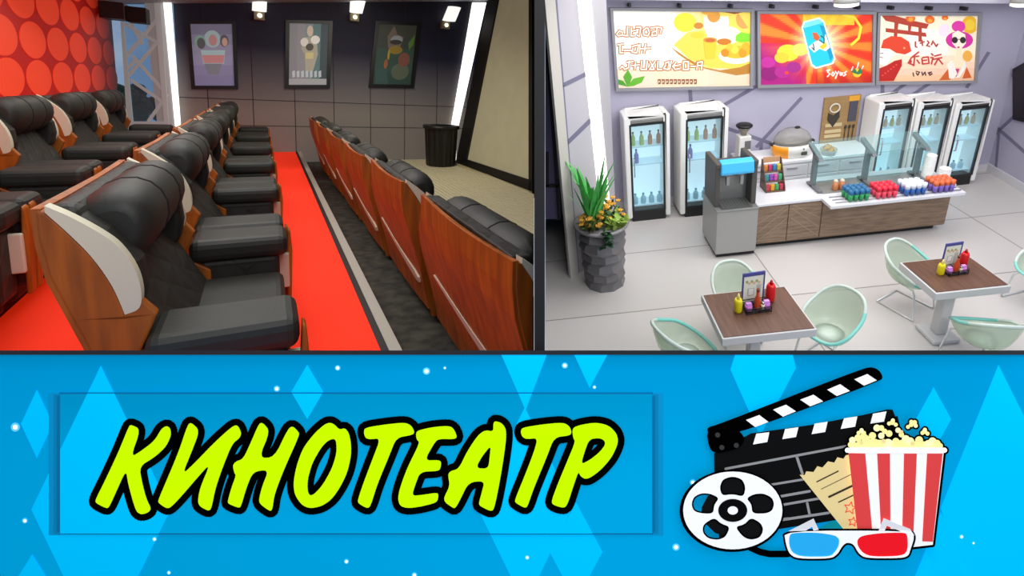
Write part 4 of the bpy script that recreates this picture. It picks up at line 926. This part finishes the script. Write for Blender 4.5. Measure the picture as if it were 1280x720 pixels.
for k, x in enumerate((.16, .27, .38)):
    m = MB(); m.tube([(bw_*x, -.012, -bh_*.34), (bw_*x, -.012, -bh_*.12)], .008, 6); m.ell((bw_*x, -.014, -bh_*.08), (.022, .008, .035), 10); obj('spoon', m, mat('spoon_dark', '#3a2f28', .5), t)
# pretzel basket
t = thing('snack_basket', 'clear basket of golden pretzels on the back counter before the tool board', 'basket', T(4.02, 6.95, ZB+.001))
m = MB(); m.lathe([(.09, 0), (.12, .09), (.115, .09), (.085, .008)], n=16); obj('basket', m, glass('basket_glass', '#dfe8e8', .35), t)
for k in range(7):
    a = k*.9; o = MB(); cx_, cy_ = .05*math.cos(a), .05*math.sin(a)
    o.tube([(cx_+.04*math.cos(b_), cy_+.012*math.sin(b_*2), .06+.02*(k % 3)+.035*math.sin(b_)) for b_ in (2*PI*j/12 for j in range(12))], .011, 6, closed=True)
    tag(obj('pretzel', o, mat('pretzel', '#d8a043', .5), W=T(4.02, 6.95, ZB+.005)), 'golden pretzel in the clear basket on the back counter', 'snack', 'pretzels in the basket')

# ---------------- tables
ttop = mat('table_walnut', '#684634', .42, noise=(3, .3), hex2='#563726', stretch=(9, 1.2, 1))
tgrey = mat('table_grey', '#c4c3c3', .45)
def make_table(x0, x1, y0, y1, label):
    t = thing('cafe_table', label, 'table', T((x0+x1)/2, (y0+y1)/2, 0), 'cafe tables'); a, b = (x1-x0)/2, (y1-y0)/2
    m = MB(); m.box((-a, -b, .685), (a, b, .765)); obj('table_frame', m, tgrey, t, bevel=.006)
    m = MB(); m.box((-a+.018, -b+.018, .76), (a-.018, b-.018, .771)); obj('tabletop', m, ttop, t)
    m = MB(); m.box((-.055, -.055, .05), (.055, .055, .69)); obj('pillar', m, tgrey, t, bevel=.02)
    m = MB(); m.box((-.14, -.14, 0), (.14, .14, .055)); obj('base', m, tgrey, t, bevel=.02)
    return t
TB = [(1.255, 2.085, 3.43, 4.06), (3.33, 4.03, 3.72, 4.24)]
make_table(*TB[0], 'square cafe table with walnut top, nearer the planter'); make_table(*TB[1], 'square cafe table with walnut top on the right, in front of the counter end')
def condiments(cx, cy, k, s):
    z = .771; on = ('table nearer the planter', 'right-hand table')[k]
    W = T(cx, cy, z, 0.06, s)
    t = thing('menu_caddy', 'black wire caddy with a blue-edged menu card on the '+on, 'caddy', W)
    m = MB(); m.box((-.11, -.09, 0), (.11, .04, .008)); 
    for zz in (.03, .055): m.tube([(-.11, -.09, zz), (.11, -.09, zz), (.11, .04, zz), (-.11, .04, zz)], .004, 5, closed=True)
    for a, b in ((-.11, -.09), (.11, -.09), (.11, .04), (-.11, .04), (0, -.09)): m.tube([(a, b, 0), (a, b, .055)], .004, 5)
    obj('rack', m, black, t)
    m = MB(); m.ext([(-.1, .0), (.1, .0), (.1, .33), (-.1, .33)], 'y', .044, .056, holes=[[(-.088, .012), (.088, .012), (.088, .295), (-.088, .295)]]); obj('card_frame', m, mat('card_purple', '#4a4a8e', .45), t)
    m = MB(); m.box((-.088, .047, .012), (.088, .053, .295), 0)
    rr = random.Random(5)
    for q in range(6): m.ext(el(-.06+.022*q, .24-.018*(q % 2), .012, .015, 8), 'y', .0445, .05, 1+q % 2)
    m.ext([(-.05, .09), (.01, .09), (.01, .17), (-.05, .17)], 'y', .0445, .05, 3); m.ext([(-.042, .098), (.002, .098), (.002, .162), (-.042, .162)], 'y', .0435, .05, 4)
    m.box((.03, .0445, .06), (.07, .05, .2), 3)
    obj('menu_card', m, [mat('card_cream', '#e9e6d2', .6), mat('card_olive', '#a5ac6e', .6), mat('card_peach', '#e5b79a', .6), mat('card_grey', '#b9bcae', .6), mat('card_white', '#f6f5ee', .6)], t)
    def th(name, label, cat, x, y, zz=0.0): return thing(name, label, cat, W @ T(x, y, zz))
    t = th('mustard_bottle', 'yellow squeeze bottle on the '+on, 'bottle', -.165, -.03); obj('body', MB().lathe([(.03, 0), (.036, .02), (.036, .11), (.028, .135)], n=14), mat('mustard', '#e6d21a', .35), t); obj('nozzle', MB().lathe([(.016, .135), (.006, .19)], n=10), mat('nozzle_yellow', '#efe27a', .4), t)
    t = th('ketchup_bottle', 'red squeeze bottle behind the menu card on the '+on, 'bottle', .165, .05); obj('body', MB().lathe([(.032, 0), (.04, .02), (.04, .15), (.028, .18)], n=14), mat('ketchup', '#d8171c', .35), t); obj('nozzle', MB().lathe([(.018, .18), (.008, .22)], n=10), mat('nozzle_red', '#b81218', .4), t)
    t = th('hot_sauce_bottle', 'orange-red hot sauce bottle in the menu caddy on the '+on, 'bottle', .005, -.035, .0085); obj('body', MB().lathe([(.024, 0), (.027, .02), (.027, .10), (.012, .14), (.011, .18)], n=12), mat('hot_sauce', '#c8481c', .3), t); obj('cap', MB().lathe([(.013, .18), (.013, .21)], n=10), mat('cap_brown', '#7a3a20', .4), t)
    t = th('salt_shaker', 'cream salt shaker beside the hot sauce on the '+on, 'shaker', .045, -.055, .0085); obj('body', MB().lathe([(.014, 0), (.017, .06)], n=10), mat('salt_cream', '#efe6c4', .4), t); obj('lid', MB().lathe([(.017, .06), (.012, .078)], n=10), chrome, t)
    for sx, nm in ((-.075, 'left'), (.085, 'right')):
        t = th('sugar_jar', 'pink sweetener jar at the %s end of the caddy on the %s' % (nm, on), 'jar', sx, -.04, .0085); obj('body', MB().lathe([(.03, 0), (.032, .05)], n=14), mat('pink_packets', '#c374c4', .45), t); obj('packets', MB().box((-.022, -.015, .04), (.022, .015, .075)), mat('pink_light', '#da9adf', .5), t)
condiments(1.68, 3.80, 0, 1.06); condiments(3.70, 4.02, 1, .88)

# ---------------- tub chairs
shellm = glass('tub_shell', '#e4ece1', .36, .06)
teal = glass('teal_rim', '#93e2d8', .75, .1); pale_rim = glass('pale_rim', '#e2eee6', .7, .08)
def make_chair():
    t = thing('tub_chair', 'x', 'chair', WR)
    n = 36; rim = []
    for k in range(n):
        a = 2*PI*k/n; sg = lambda v: math.copysign(abs(v)**.78, v); x = .28*sg(math.cos(a)); y = .265*sg(math.sin(a))                 # y>0 : back of the chair
        h = .47+.38*(.5+.5*math.sin(a))**1.1; bk = max(0, math.sin(a)); rim.append(Vector((x*(1-.03*bk), y+.05*bk*(h-.5)/.33*.9, h if math.sin(a) > -.75 else h-.0)))
    rings = []
    for j in range(10):
        r = j/9; q = r**.5
        rings.append([(p.x*q, p.y*q, .40+(p.z-.40)*r**2.6) for p in rim] if j else [(p.x*.02, p.y*.02, .40) for p in rim])
    m = MB(); m.rings(rings, cap=False); sh = obj('shell', m, shellm, t); md = sh.modifiers.new('solid', 'SOLIDIFY'); md.thickness = .016; md.offset = 0
    m = MB(); m.tube(rim, .019, 8, closed=True)
    for fi in range(len(m.m)): k_ = fi//8; m.m[fi] = 1 if 3 <= k_ <= 21 else 0
    obj('rim', m, [teal, pale_rim], sh)
    m = MB(); m.lathe([(.15, .405), (.16, .415), (.02, .425)], n=20); obj('seat_pad', m, mat('pad_sage', '#c4d2c4', .4), t)
    m = MB()
    for s in (-1, 1): m.tube([(s*.13, .05, .40), (s*.17, -.16, .40), (s*.20, -.2, .36), (s*.22, -.26, .02), (s*.22, -.24, .012), (s*.21, .22, .012)], .012, 8)
    m.tube([(-.21, .22, .012), (.21, .22, .012)], .012, 8); m.tube([(-.15, -.05, .40), (.15, -.05, .40)], .012, 8)
    obj('frame', m, mat('frame_white', '#dfe1e0', .3, metal=.4), t)
    return t
cp = make_chair()
# (x, y, facing angle: rotation of the chair whose back points to +y)
for i, (x, y, rz, s, lab) in enumerate(((1.72, 4.33, 0.05, .88, 'clear mint tub chair on the far side of the table nearer the planter'), (1.00, 3.68, math.radians(112), .95, 'clear mint tub chair at the left side of the table nearer the planter'), (2.43, 3.80, math.radians(-62), .88, 'clear mint tub chair between the two cafe tables, facing left'),
        (3.66, 4.48, math.radians(25), .84, 'clear mint tub chair behind the right-hand table, by the counter'), (3.70, 3.54, math.radians(165), .84, 'clear mint tub chair in front of the right-hand table, back to us'), (4.98, 4.30, math.radians(-80), .84, 'clear mint tub chair cut off by the right edge'))):
    W = T(x, y, 0, rz, s)
    if i == 0: cp.matrix_world = W; cp['label'] = lab; cp['group'] = 'tub chairs at the cafe tables'
    else: dup(cp, W, lab, 'tub chairs at the cafe tables')
area('snack_bar_light', WR, (2.6, 5.2, 3.8), (2.6, 5.2, 0), 4.2, 135, (1, .99, .97), 2.6)
area('snack_bar_light_right', WR, (5.4, 4.8, 3.7), (5.2, 5.6, 0), 2.2, 62, (1, .99, .97), 2.6)
area('snack_bar_light_front', WR, (3.0, 1.2, 3.6), (3.2, 7.2, 1.2), 3.0, 85, (1, .99, .98), 1.5)

# ================================================================== BANNER below the two rooms: a sign board with glow put into its colours
EB = .56  # glow strength that gives the banner colours their even brightness
def bp(px, py, off): z = BD-off; return Vector(((px-PX0)/FPX*z, z, (PY0-py)/FPX*z))
bo = bp(640, 580, 0)
BW_ = WB @ Matrix.Translation(bo)
def flat(m, poly, o0, o1, k=0, holes=()):
    """a flat cut-out on the banner, outlines given in banner pixels, from depth o0 to o1 off the board"""
    m.prism(poly, lambda x, y: bp(x, y, o0)-bo, lambda x, y: bp(x, y, o1)-bo, k, holes); return m
def disc(c, r, n=14): return [(c[0]+r*math.cos(2*PI*k/n), c[1]+r*math.sin(2*PI*k/n)) for k in range(n)]
def stroke(m, pts, r, o0, o1, k=0, closed=True, n=10):
    N = len(pts)
    for i in range(N if closed else N-1):
        a, b = Vector(pts[i]), Vector(pts[(i+1) % N])
        if (b-a).length < .05: continue
        d = (b-a).normalized()*r; q = Vector((-d.y, d.x)); flat(m, [a+q, b+q, b-q, a-q], o0, o1, k)
    for p in pts: flat(m, disc(p, r, n), o0, o1, k)
    return m
def bmat(n, h, e=None, rough=.6): return mat('banner_'+n, h, rough, emit=EB if e is None else e)
def no_spec():
    for n, m in MATS.items():
        if n.startswith('banner_') or n == 'panel_blue': m.node_tree.nodes['Principled BSDF'].inputs['Specular IOR Level'].default_value = 0
def clip_rect(poly, x0, y0, x1, y1):
    def cl(ps, f, t):
        out = []
        for i in range(len(ps)):
            a, b = ps[i-1], ps[i]
            if f(a) != f(b): k = t(a, b); out.append((a[0]+(b[0]-a[0])*k, a[1]+(b[1]-a[1])*k))
            if f(b): out.append(b)
        return out
    for ax, v, s in ((0, x0, 1), (0, x1, -1), (1, y0, 1), (1, y1, -1)):
        poly = cl(poly, lambda p: (p[ax]-v)*s >= 0, lambda a, b: (v-a[ax])/(b[ax]-a[ax]))
        if len(poly) < 3: return []
    return poly
def dia(cx, cy, rx, ry): return [(cx, cy-ry), (cx+rx, cy), (cx, cy+ry), (cx-rx, cy)]
diamonds = [dia(46, 530, 20, 43), dia(126, 637, 87, 180), dia(384, 490, 20, 34), [(626, 442), (684, 442), (657, 513)], [(717, 442), (760, 442), (737, 485)], dia(40, 735, 26, 42), dia(656, 633, 60, 124), dia(720, 690, 33, 62),
            [(920, 440), (990, 440), (995, 460), (950, 545), (913, 462)], dia(1167, 524, 22, 40), [(1248, 456), (1300, 560), (1300, 730), (1205, 730), (1176, 635)], dia(1160, 740, 20, 46), [(1176, 640), (1220, 730), (1140, 730)]]
t_ban = thing('cinema_banner', 'blue banner board with diamonds and yellow-green Cyrillic title lettering', 'banner', BW_)
sky_b = ramp_mat('banner_blue', 2, [(-.36, '#009fd6'), (.05, '#0099cf'), (.27, '#0090c6'), (.33, '#0080b0')], .6, emit=EB)  # shadow along the top edge put into the blue
sky_d = bmat('diamond', '#00bdf8'); shade_d = bmat('edge', '#0a6a98')  # the darker blue is shading painted around the title panel
m = MB(); X0_, X1_, Y0_, Y1_ = -14, 1294, 443, 734
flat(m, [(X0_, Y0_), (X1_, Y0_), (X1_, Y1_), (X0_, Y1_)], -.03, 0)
for d in diamonds:
    q = clip_rect(d, X0_+1, Y0_, X1_-1, Y1_-1)
    if q: flat(m, q, -.001, .0012, 1)
glints = [(19, 534, 3), (31, 651, 1.8), (92, 628, 2.2), (131, 563, 1.4), (232, 644, 2.4), (193, 674, 1.5), (211, 716, 1.3), (346, 486, 2), (422, 460, 1.8), (533, 464, 2.4), (556, 460, 1), (483, 656, 2.2), (518, 719, 1.8), (433, 702, 1.6), (659, 697, 1.5), (634, 509, 1.5), (706, 457, 2), (743, 484, 1.2), (742, 623, 2.6), (845, 684, 2.4), (1202, 671, 1.5), (1217, 679, 1), (866, 603, 2), (640, 634, 1), (152, 634, 1)]
for x, y, r in glints:
    flat(m, disc((x, y), r*1.9, 12), .0, .0016, 3); flat(m, disc((x, y), r, 10), .0, .0022, 2)
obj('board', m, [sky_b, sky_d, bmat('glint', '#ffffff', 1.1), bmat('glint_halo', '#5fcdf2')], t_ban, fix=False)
m = MB(); flat(m, [(X0_, 438), (X1_, 438), (X1_, 443.5), (X0_, 443.5)], -.035, .003); obj('top_shadow', m, mat('shadow_dark', '#24272b', .5), t_ban)  # dark strip added for the shadow band along the banner top
# raised title panel
PLx = (75, 492, 815, 667)
m = MB(); flat(m, [(75, 492), (815, 492), (815, 667), (75, 667)], .0, .006)
for d in diamonds:
    q = clip_rect(d, *PLx)
    if q: flat(m, q, .004, .0068, 1)
for q in ([(74, 490.5), (816, 490.5), (816, 492.5), (74, 492.5)], [(74, 666.5), (816, 666.5), (816, 668.2), (74, 668.2)]): flat(m, q, .0, .0062, 2)  # thin dark lines paint the shading above and below the panel
for k, (wd, h) in enumerate(((14, 3), (8, 4), (4, 2))):  # stepped dark strips paint the shadow beside the panel ends
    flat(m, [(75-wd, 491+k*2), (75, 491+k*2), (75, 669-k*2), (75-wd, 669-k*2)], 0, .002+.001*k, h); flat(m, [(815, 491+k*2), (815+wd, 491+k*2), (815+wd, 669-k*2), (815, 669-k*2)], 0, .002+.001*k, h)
obj('title_panel', m, [ramp_mat('panel_blue', 2, [(-.3, '#00a2d8'), (.0, '#009bd0'), (.2, '#008cbc')], .6, emit=EB), bmat('diamond2', '#00bef6'), shade_d, bmat('end_shade', '#0a88bc'), bmat('end_shade_dark', '#0a7aaa')], t_ban, fix=False)
# letters, traced by hand
def zA(p): return [(110+x/4.8, 510+y/4.8) for x, y in p]
def zB(p): return [(310+x/4.8, 510+y/4.8) for x, y in p]
def zC(p): return [(500+x/4.414, 510+y/4.414) for x, y in p]
LET = [
 (zA([(258,100),(316,128),(255,298),(330,250),(400,195),(440,125),(470,107),(492,118),(500,160),(470,230),(400,295),(308,350),(325,450),(350,545),(380,605),(360,628),(320,640),(290,622),(265,545),(240,450),(228,372),(170,500),(125,600),(105,600),(50,572),(42,555),(100,440),(180,270),(245,110)]), []),
 (zA([(620,87),(670,135),(625,255),(565,400),(640,330),(760,205),(860,115),(890,102),(905,115),(920,150),(910,180),(865,215),(810,350),(765,480),(740,605),(722,618),(670,590),(658,560),(672,480),(735,330),(650,425),(560,530),(495,598),(470,602),(425,572),(420,555),(465,450),(545,260),(598,100)]), []),
 (zB([(-122,560),(-118,575),(-55,600),(-42,590),(-10,480),(30,382),(125,370),(85,470),(66,545),(70,575),(132,620),(146,610),(158,520),(215,370),(310,160),(300,140),(268,108),(240,125),(158,297),(65,300),(132,140),(88,87),(65,95),(20,200),(-28,305),(-75,322),(-92,345),(-82,390),(-72,405),(-100,480)]), []),
 (zB([(492,87),(520,100),(548,130),(582,120),(605,150),(618,210),(618,290),(595,390),(550,480),(500,550),(440,590),(370,603),(320,580),(280,520),(272,450),(290,350),(330,240),(400,150),(460,98)]), [zB([(515,183),(530,200),(532,270),(505,360),(450,460),(400,515),(372,527),(357,500),(357,430),(385,330),(440,235),(480,195)])]),
 (zB([(700,118),(830,98),(940,87),(980,105),(1000,145),(985,162),(890,178),(850,280),(775,460),(735,590),(715,602),(665,575),(657,555),(700,430),(750,300),(795,182),(730,188),(705,180),(695,150)]), []),
 (zC([(95,125),(180,105),(275,98),(300,120),(315,160),(300,172),(210,170),(185,200),(135,290),(215,287),(228,300),(222,338),(205,348),(112,352),(85,420),(65,485),(120,480),(205,467),(212,480),(208,510),(190,525),(110,545),(40,553),(0,540),(-12,500),(0,440),(40,330),(110,190),(92,175),(88,145)]), []),
 (zC([(525,72),(560,82),(585,115),(585,180),(565,320),(540,460),(518,560),(500,570),(440,540),(435,525),(450,470),(468,402),(378,410),(330,510),(305,553),(290,550),(248,520),(242,495),(275,430),(265,370),(275,350),(325,335),(370,240),(430,150),(470,122),(515,130),(515,85)]), [zC([(502,205),(495,270),(487,335),(418,332),(450,270)])]),
 (zC([(675,108),(790,90),(900,80),(935,100),(948,135),(935,152),(850,162),(810,270),(735,450),(705,540),(690,553),(640,525),(632,510),(690,370),(740,240),(760,165),(700,172),(675,160),(665,130)]), []),
 (zC([(950,110),(1000,92),(1080,80),(1150,95),(1195,140),(1205,190),(1170,270),(1110,340),(1050,385),(1020,392),(995,375),(985,350),(960,420),(925,530),(905,553),(845,535),(835,515),(870,420),(920,300),(968,185),(955,165)]), [zC([(1045,172),(1100,165),(1130,180),(1132,205),(1100,245),(1050,285),(998,312),(1020,235)])])]
def rnd_poly(p, k=.3):
    """Chaikin corner rounding"""
    for _ in range(2):
        o = []
        for i in range(len(p)):
            a, b = Vector(p[i]), Vector(p[(i+1) % len(p)]); o += [tuple(a+(b-a)*.22), tuple(b+(a-b)*.22)]
        p = o
    return p
lime = bmat('letter_lime', '#c2fa00', .58); blk = mat('banner_black', '#030303', .6)
for i, (o_, hs) in enumerate(LET):
    o_ = rnd_poly(o_); hs = [rnd_poly(h) for h in hs]
    m = MB(); flat(m, o_, .012, .0165, 0, hs); L_ = obj('letter', m, lime, t_ban, fix=False)
    m = MB(); a_ = .0075+.0003*i; stroke(m, o_, 8.6, .006, a_); flat(m, o_, .006, a_+.001, 0, hs)
    for h in hs: stroke(m, h, 8.0, .006, a_)
    tag(obj('letter_outline', m, blk, L_, fix=False), 'black outline')
# ---------------- clapperboard
def zD(p): return [(870+x/4.8, 450+y/4.8) for x, y in p]
dark_g = bmat('slate', '#131313', .35); gry = bmat('line_grey', '#8d8d8d'); wht = bmat('white', '#f3f3f3')
t = thing('clapperboard', 'black clapperboard cut-out with raised striped arm on the blue banner', 'clapperboard', BW_)
slate = zD([(108, 560), (330, 440), (700, 388), (1000, 330), (1150, 296), (1180, 298), (1200, 350)])+[(1122, 523), (1140, 600), (1150, 628), (1040, 640), (925, 672), (899, 674), (893, 600)]
m = MB(); flat(m, slate, .002, .010); flat(m, [(893, 566), (1122, 520), (1150, 634), (905, 672)], .002, .0105)
sl = obj('slate', m, dark_g, t, fix=False)
for i, q in enumerate(([(362, 442), (440, 433), (428, 492), (342, 507)], [(535, 414), (615, 403), (600, 462), (518, 475)], [(712, 382), (790, 370), (775, 432), (694, 445)], [(888, 350), (968, 338), (955, 400), (868, 414)], [(1062, 322), (1143, 308), (1128, 370), (1046, 382)])):
    m = MB(); flat(m, zD(q), .009, .0118); obj('stripe', m, wht, sl, fix=False)
m = MB(); w5 = .0112
for a, b, r in (((907, 586), (1062, 557), 1.5), ((963, 606), (1012, 598), 1.4), ((967, 622), (1012, 614), 1.6), ((950, 636), (1030, 622), 1.5), ((970, 651), (1036, 641), 1.6), ((945, 655), (985, 648), 1.4), ((996, 571), (1003, 592), 1.7), ((1009, 629), (1012, 643), 1.5)):
    stroke(m, [a, b], r, .009, w5, closed=False)
obj('ruled_lines', m, gry, sl, fix=False)
arm = zD([(62, 405), (130, 388), (1000, 50), (1060, 42), (1100, 62), (1122, 100), (1110, 125), (400, 390), (120, 470), (80, 460)])
m = MB(); flat(m, rnd_poly(arm), .010, .0135); am = obj('clap_arm', m, blk, t, fix=False)
for q in ([(300, 360), (380, 330), (435, 372), (355, 402)], [(463, 298), (540, 268), (600, 308), (522, 340)], [(625, 238), (705, 208), (763, 248), (685, 278)], [(787, 178), (865, 145), (924, 186), (845, 216)], [(950, 116), (1028, 84), (1085, 122), (1008, 154)]):
    m = MB(); flat(m, zD(q), .0130, .0146); obj('stripe', m, wht, am, fix=False)
m = MB(); flat(m, rnd_poly(zD([(60, 410), (230, 395), (300, 470), (260, 530), (130, 562), (80, 540)])), .0105, .0150); hg = obj('hinge_plate', m, blk, t, fix=False)
for c_ in ((130, 450), (155, 525), (242, 512)):
    m = MB(); flat(m, disc(zD([c_])[0], 3.2), .0145, .0160); obj('rivet', m, bmat('rivet', '#3a3a3a', .4), hg, fix=False)
# ---------------- film reel
t = thing('film_reel', 'white film reel cut-out with five holes in front of the clapperboard', 'film reel', BW_)
def zR(p): return [(845+x/5.143, 570+y/5.143) for x, y in p]
def ellp(cx, cy, rx, ry, n=48, a=0): return [(cx+rx*math.cos(2*PI*k/n), cy+ry*math.sin(2*PI*k/n)) for k in range(n)]
rc = (845+365/5.143, 570+350/5.143)
holes_ = [zR([(295, 255), (280, 200), (300, 150), (362, 130), (425, 148), (448, 200), (435, 262), (365, 245)]), zR([(452, 272), (500, 245), (560, 240), (615, 265), (632, 305), (620, 350), (580, 370), (490, 370), (485, 310)]),
          zR([(482, 395), (545, 430), (563, 475), (540, 525), (480, 540), (430, 520), (380, 455), (440, 440)]), zR([(348, 455), (320, 520), (270, 540), (205, 530), (170, 490), (175, 440), (245, 395), (290, 435)]), zR([(278, 270), (225, 243), (165, 238), (115, 262), (98, 310), (115, 355), (170, 370), (240, 370), (245, 315)])]
holes_ = [rnd_poly(h) for h in holes_]
m = MB(); flat(m, ellp(rc[0], rc[1], 62, 48.6), .019, .022, 0, holes_); ds = obj('disc', m, wht, t, fix=False)
m = MB(); flat(m, ellp(rc[0]-1, rc[1]+.6, 65.5, 51.5), .0125, .0185, 0, [ellp(rc[0], rc[1], 55, 42)])
for h in holes_: stroke(m, h, 2.0, .0125, .0205)
tag(obj('outline', m, blk, t, fix=False), 'black outline')
m = MB(); 
for k in (0, 1, 2): flat(m, holes_[k], .012, .0178)
flat(m, zR([(278, 270), (240, 250), (205, 255), (165, 330), (162, 368), (240, 370), (245, 315)]), .012, .0178); flat(m, zR([(348, 455), (315, 515), (250, 495), (195, 440), (245, 395), (290, 435)]), .012, .0178)
obj('wound_film', m, bmat('film', '#161616', .35), t, fix=False)
m = MB(); flat(m, ellp(rc[0], rc[1], 18.2, 14.4, 32), .0215, .0235); hb = obj('hub', m, bmat('hub', '#101010', .3), t, fix=False)
m = MB(); flat(m, ellp(rc[0], rc[1], 6.5, 5.2, 20), .023, .0247); obj('axle', m, wht, hb, fix=False)
m = MB(); stroke(m, [(937, 684), (950, 690), (962, 692.5), (985, 692.5)], 4.2, .0035, .0115, closed=False); obj('film_tail', m, blk, t, fix=False)
# ---------------- ticket
def zE(p): return [(960+x/3.6, 510+y/3.6) for x, y in p]
t = thing('cinema_ticket', 'torn beige paper ticket cut-out with red stars beside the popcorn bucket', 'ticket', BW_)
m = MB(); tk_ = zE([(142, 300), (165, 302), (172, 285), (205, 288), (222, 262), (245, 268), (270, 240), (298, 246), (312, 222), (340, 228), (350, 212), (400, 205), (430, 560), (345, 552)])
flat(m, tk_, .012, .0155, 0); obj('paper', m, bmat('ticket', '#e2cb8e'), t, fix=False)
m = MB()
for a, b, r in (((220, 332), (316, 284), .8), ((240, 365), (372, 300), .4), ((275, 400), (380, 350), 1.3), ((318, 424), (385, 392), .8)): stroke(m, zE([a, b]), r, .015, .0162, closed=False)
obj('printed_lines', m, bmat('ticket_ink', '#3a352c', .4), t, fix=False)
for c_, r in ((((370), 450), 8), ((382, 512), 6)):
    c_ = zE([c_])[0]; m = MB(); st_ = [(c_[0]+(r if k % 2 == 0 else r*.45)*math.sin(PI*k/5+.2), c_[1]-(r if k % 2 == 0 else r*.45)*math.cos(PI*k/5+.2)) for k in range(10)]
    stroke(m, st_, .55, .015, .0164, n=6); obj('star', m, bmat('star_red', '#d8503c'), t, fix=False)
m = MB(); flat(m, zE([(210, 548), (345, 548), (300, 505)]), .0115, .0135); obj('torn_corner', m, bmat('teal_corner', '#0f8a92'), t, fix=False)
# ---------------- popcorn
t = thing('popcorn_bucket', 'red and white striped popcorn bucket cut-out on the blue banner', 'popcorn bucket', BW_)
o0, o1 = .020, .027
body = zE([(360, 200), (790, 200), (742, 610), (740, 620), (640, 628), (480, 560), (400, 555)])
m = MB(); bod = [(1060, 563), (1180, 563), (1166, 681), (1140, 684), (1078, 684)]; flat(m, bod, o0, o1); bd_ = obj('bucket', m, wht, t, fix=False)
for q in ([(362, 203), (438, 205), (470, 560), (470, 620), (410, 620)], [(491, 205), (549, 205), (552, 620), (512, 620)], [(612, 205), (670, 205), (655, 560), (604, 560)], [(716, 205), (786, 205), (742, 602), (694, 600)]):
    m = MB(); flat(m, zE(q), o1-.001, o1+.0012); obj('red_stripe', m, bmat('stripe_red', '#da4444'), bd_, fix=False)
m = MB(); stroke(m, zE([(357, 190), (795, 190)]), 3.2, o0, o1+.003, closed=False); obj('rim', m, bmat('white2', '#fbfbfb'), t, fix=False)
m = MB(); stroke(m, [(1060, 563), (1180, 563), (1166, 681), (1140, 684)], 3.0, .017, o0-.0005, closed=False); stroke(m, zE([(357, 190), (795, 190)]), 5.6, .017, o0-.0005, closed=False)
pop = zE([(372, 165), (380, 145), (405, 135), (430, 128), (420, 105), (440, 140), (470, 125), (490, 90), (510, 90), (525, 105), (510, 125), (545, 115), (560, 65), (585, 100), (600, 120), (575, 150), (620, 140), (645, 75), (660, 65), (640, 150), (680, 145), (705, 105), (720, 160), (760, 160), (775, 170), (740, 150), (600, 165), (480, 160), (540, 160)])
kr = [3.6, 4.2, 4.6, 4.4, 2.6, 5.2, 4.6, 4.4, 3.6, 3.4, 4, 4.2, 3.2, 3.4, 3.4, 4.4, 5, 3, 3, 5, 5, 3.2, 4.4, 4.8, 3.4, 5, 6, 6, 6]
extra = zE([(545, 70), (575, 75), (562, 56), (630, 85), (645, 62), (665, 80), (695, 112), (718, 115), (706, 98), (408, 112), (432, 112), (421, 100)])
for p_, r in list(zip(pop, kr))+[(e_, 2.6) for e_ in extra]: flat(m, disc(p_, r+2.2), .017, .0195)
tag(obj('outline', m, blk, t, fix=False), 'black outline')
m = MB(); flat(m, zE([(375, 180), (375, 160), (450, 140), (600, 150), (700, 150), (780, 165), (780, 182)]), o0, o1-.0005, 0)
for i, (p_, r) in enumerate(list(zip(pop, kr))+[(e_, 2.6) for e_ in extra]): flat(m, disc(p_, r), o0, o1+.0002*(i % 5), i % 3 % 2)
for p_, r in zip(zE([(600, 108), (650, 160), (520, 150), (420, 155)]), (2.4, 3, 3, 2.6)): flat(m, disc(p_, r), o0, o1+.0015, 2)
obj('popcorn', m, [bmat('pop1', '#f7ec9a'), bmat('pop2', '#fbf4b8'), bmat('pop3', '#eed794')], t, fix=False)
# ---------------- 3D glasses
t = thing('anaglyph_glasses', 'white paper 3D glasses cut-out with blue and red lenses in front of the popcorn bucket', 'glasses', BW_)
fr_ = rnd_poly(zE([(72, 552), (640, 552), (660, 580), (640, 640), (632, 665), (600, 676), (440, 676), (408, 655), (385, 612), (355, 605), (335, 620), (315, 655), (285, 678), (130, 678), (95, 655), (80, 610)]))
l1 = rnd_poly(zE([(97, 562), (325, 562), (318, 620), (285, 668), (150, 668), (105, 640)])); l2 = rnd_poly(zE([(398, 566), (628, 562), (630, 630), (600, 668), (460, 668), (415, 640)]))
l1 = rnd_poly(zE([(95, 580), (105, 562), (215, 560), (300, 572), (322, 590), (318, 625), (290, 662), (265, 669), (150, 669), (110, 652), (95, 620)])); l2 = rnd_poly(zE([(400, 595), (420, 575), (500, 563), (600, 560), (628, 566), (630, 640), (605, 666), (470, 669), (430, 655), (405, 625)]))
m = MB(); flat(m, fr_, .034, .037, 0, [l1, l2]); fo = obj('frame', m, wht, t, fix=False)
m = MB(); flat(m, l1, .0335, .0355); tag(obj('lens', m, bmat('lens_blue', '#29a8e4'), fo, fix=False), 'blue lens')
m = MB(); flat(m, l2, .0335, .0355); tag(obj('lens', m, bmat('lens_red', '#ee1a26'), fo, fix=False), 'red lens')
m = MB(); stroke(m, fr_, 2.6, .031, .0335, n=8); tag(obj('outline', m, blk, t, fix=False), 'black outline')
for q in (zE([(90, 555), (205, 497), (228, 548), (205, 552), (198, 535), (170, 552)]), zE([(498, 552), (520, 495), (640, 545), (660, 575), (600, 556), (535, 530), (525, 552)])):
    m = MB(); flat(m, q, .031, .0343); obj('temple', m, bmat('temple', '#d3d3d6', .6), t, fix=False)

no_spec()
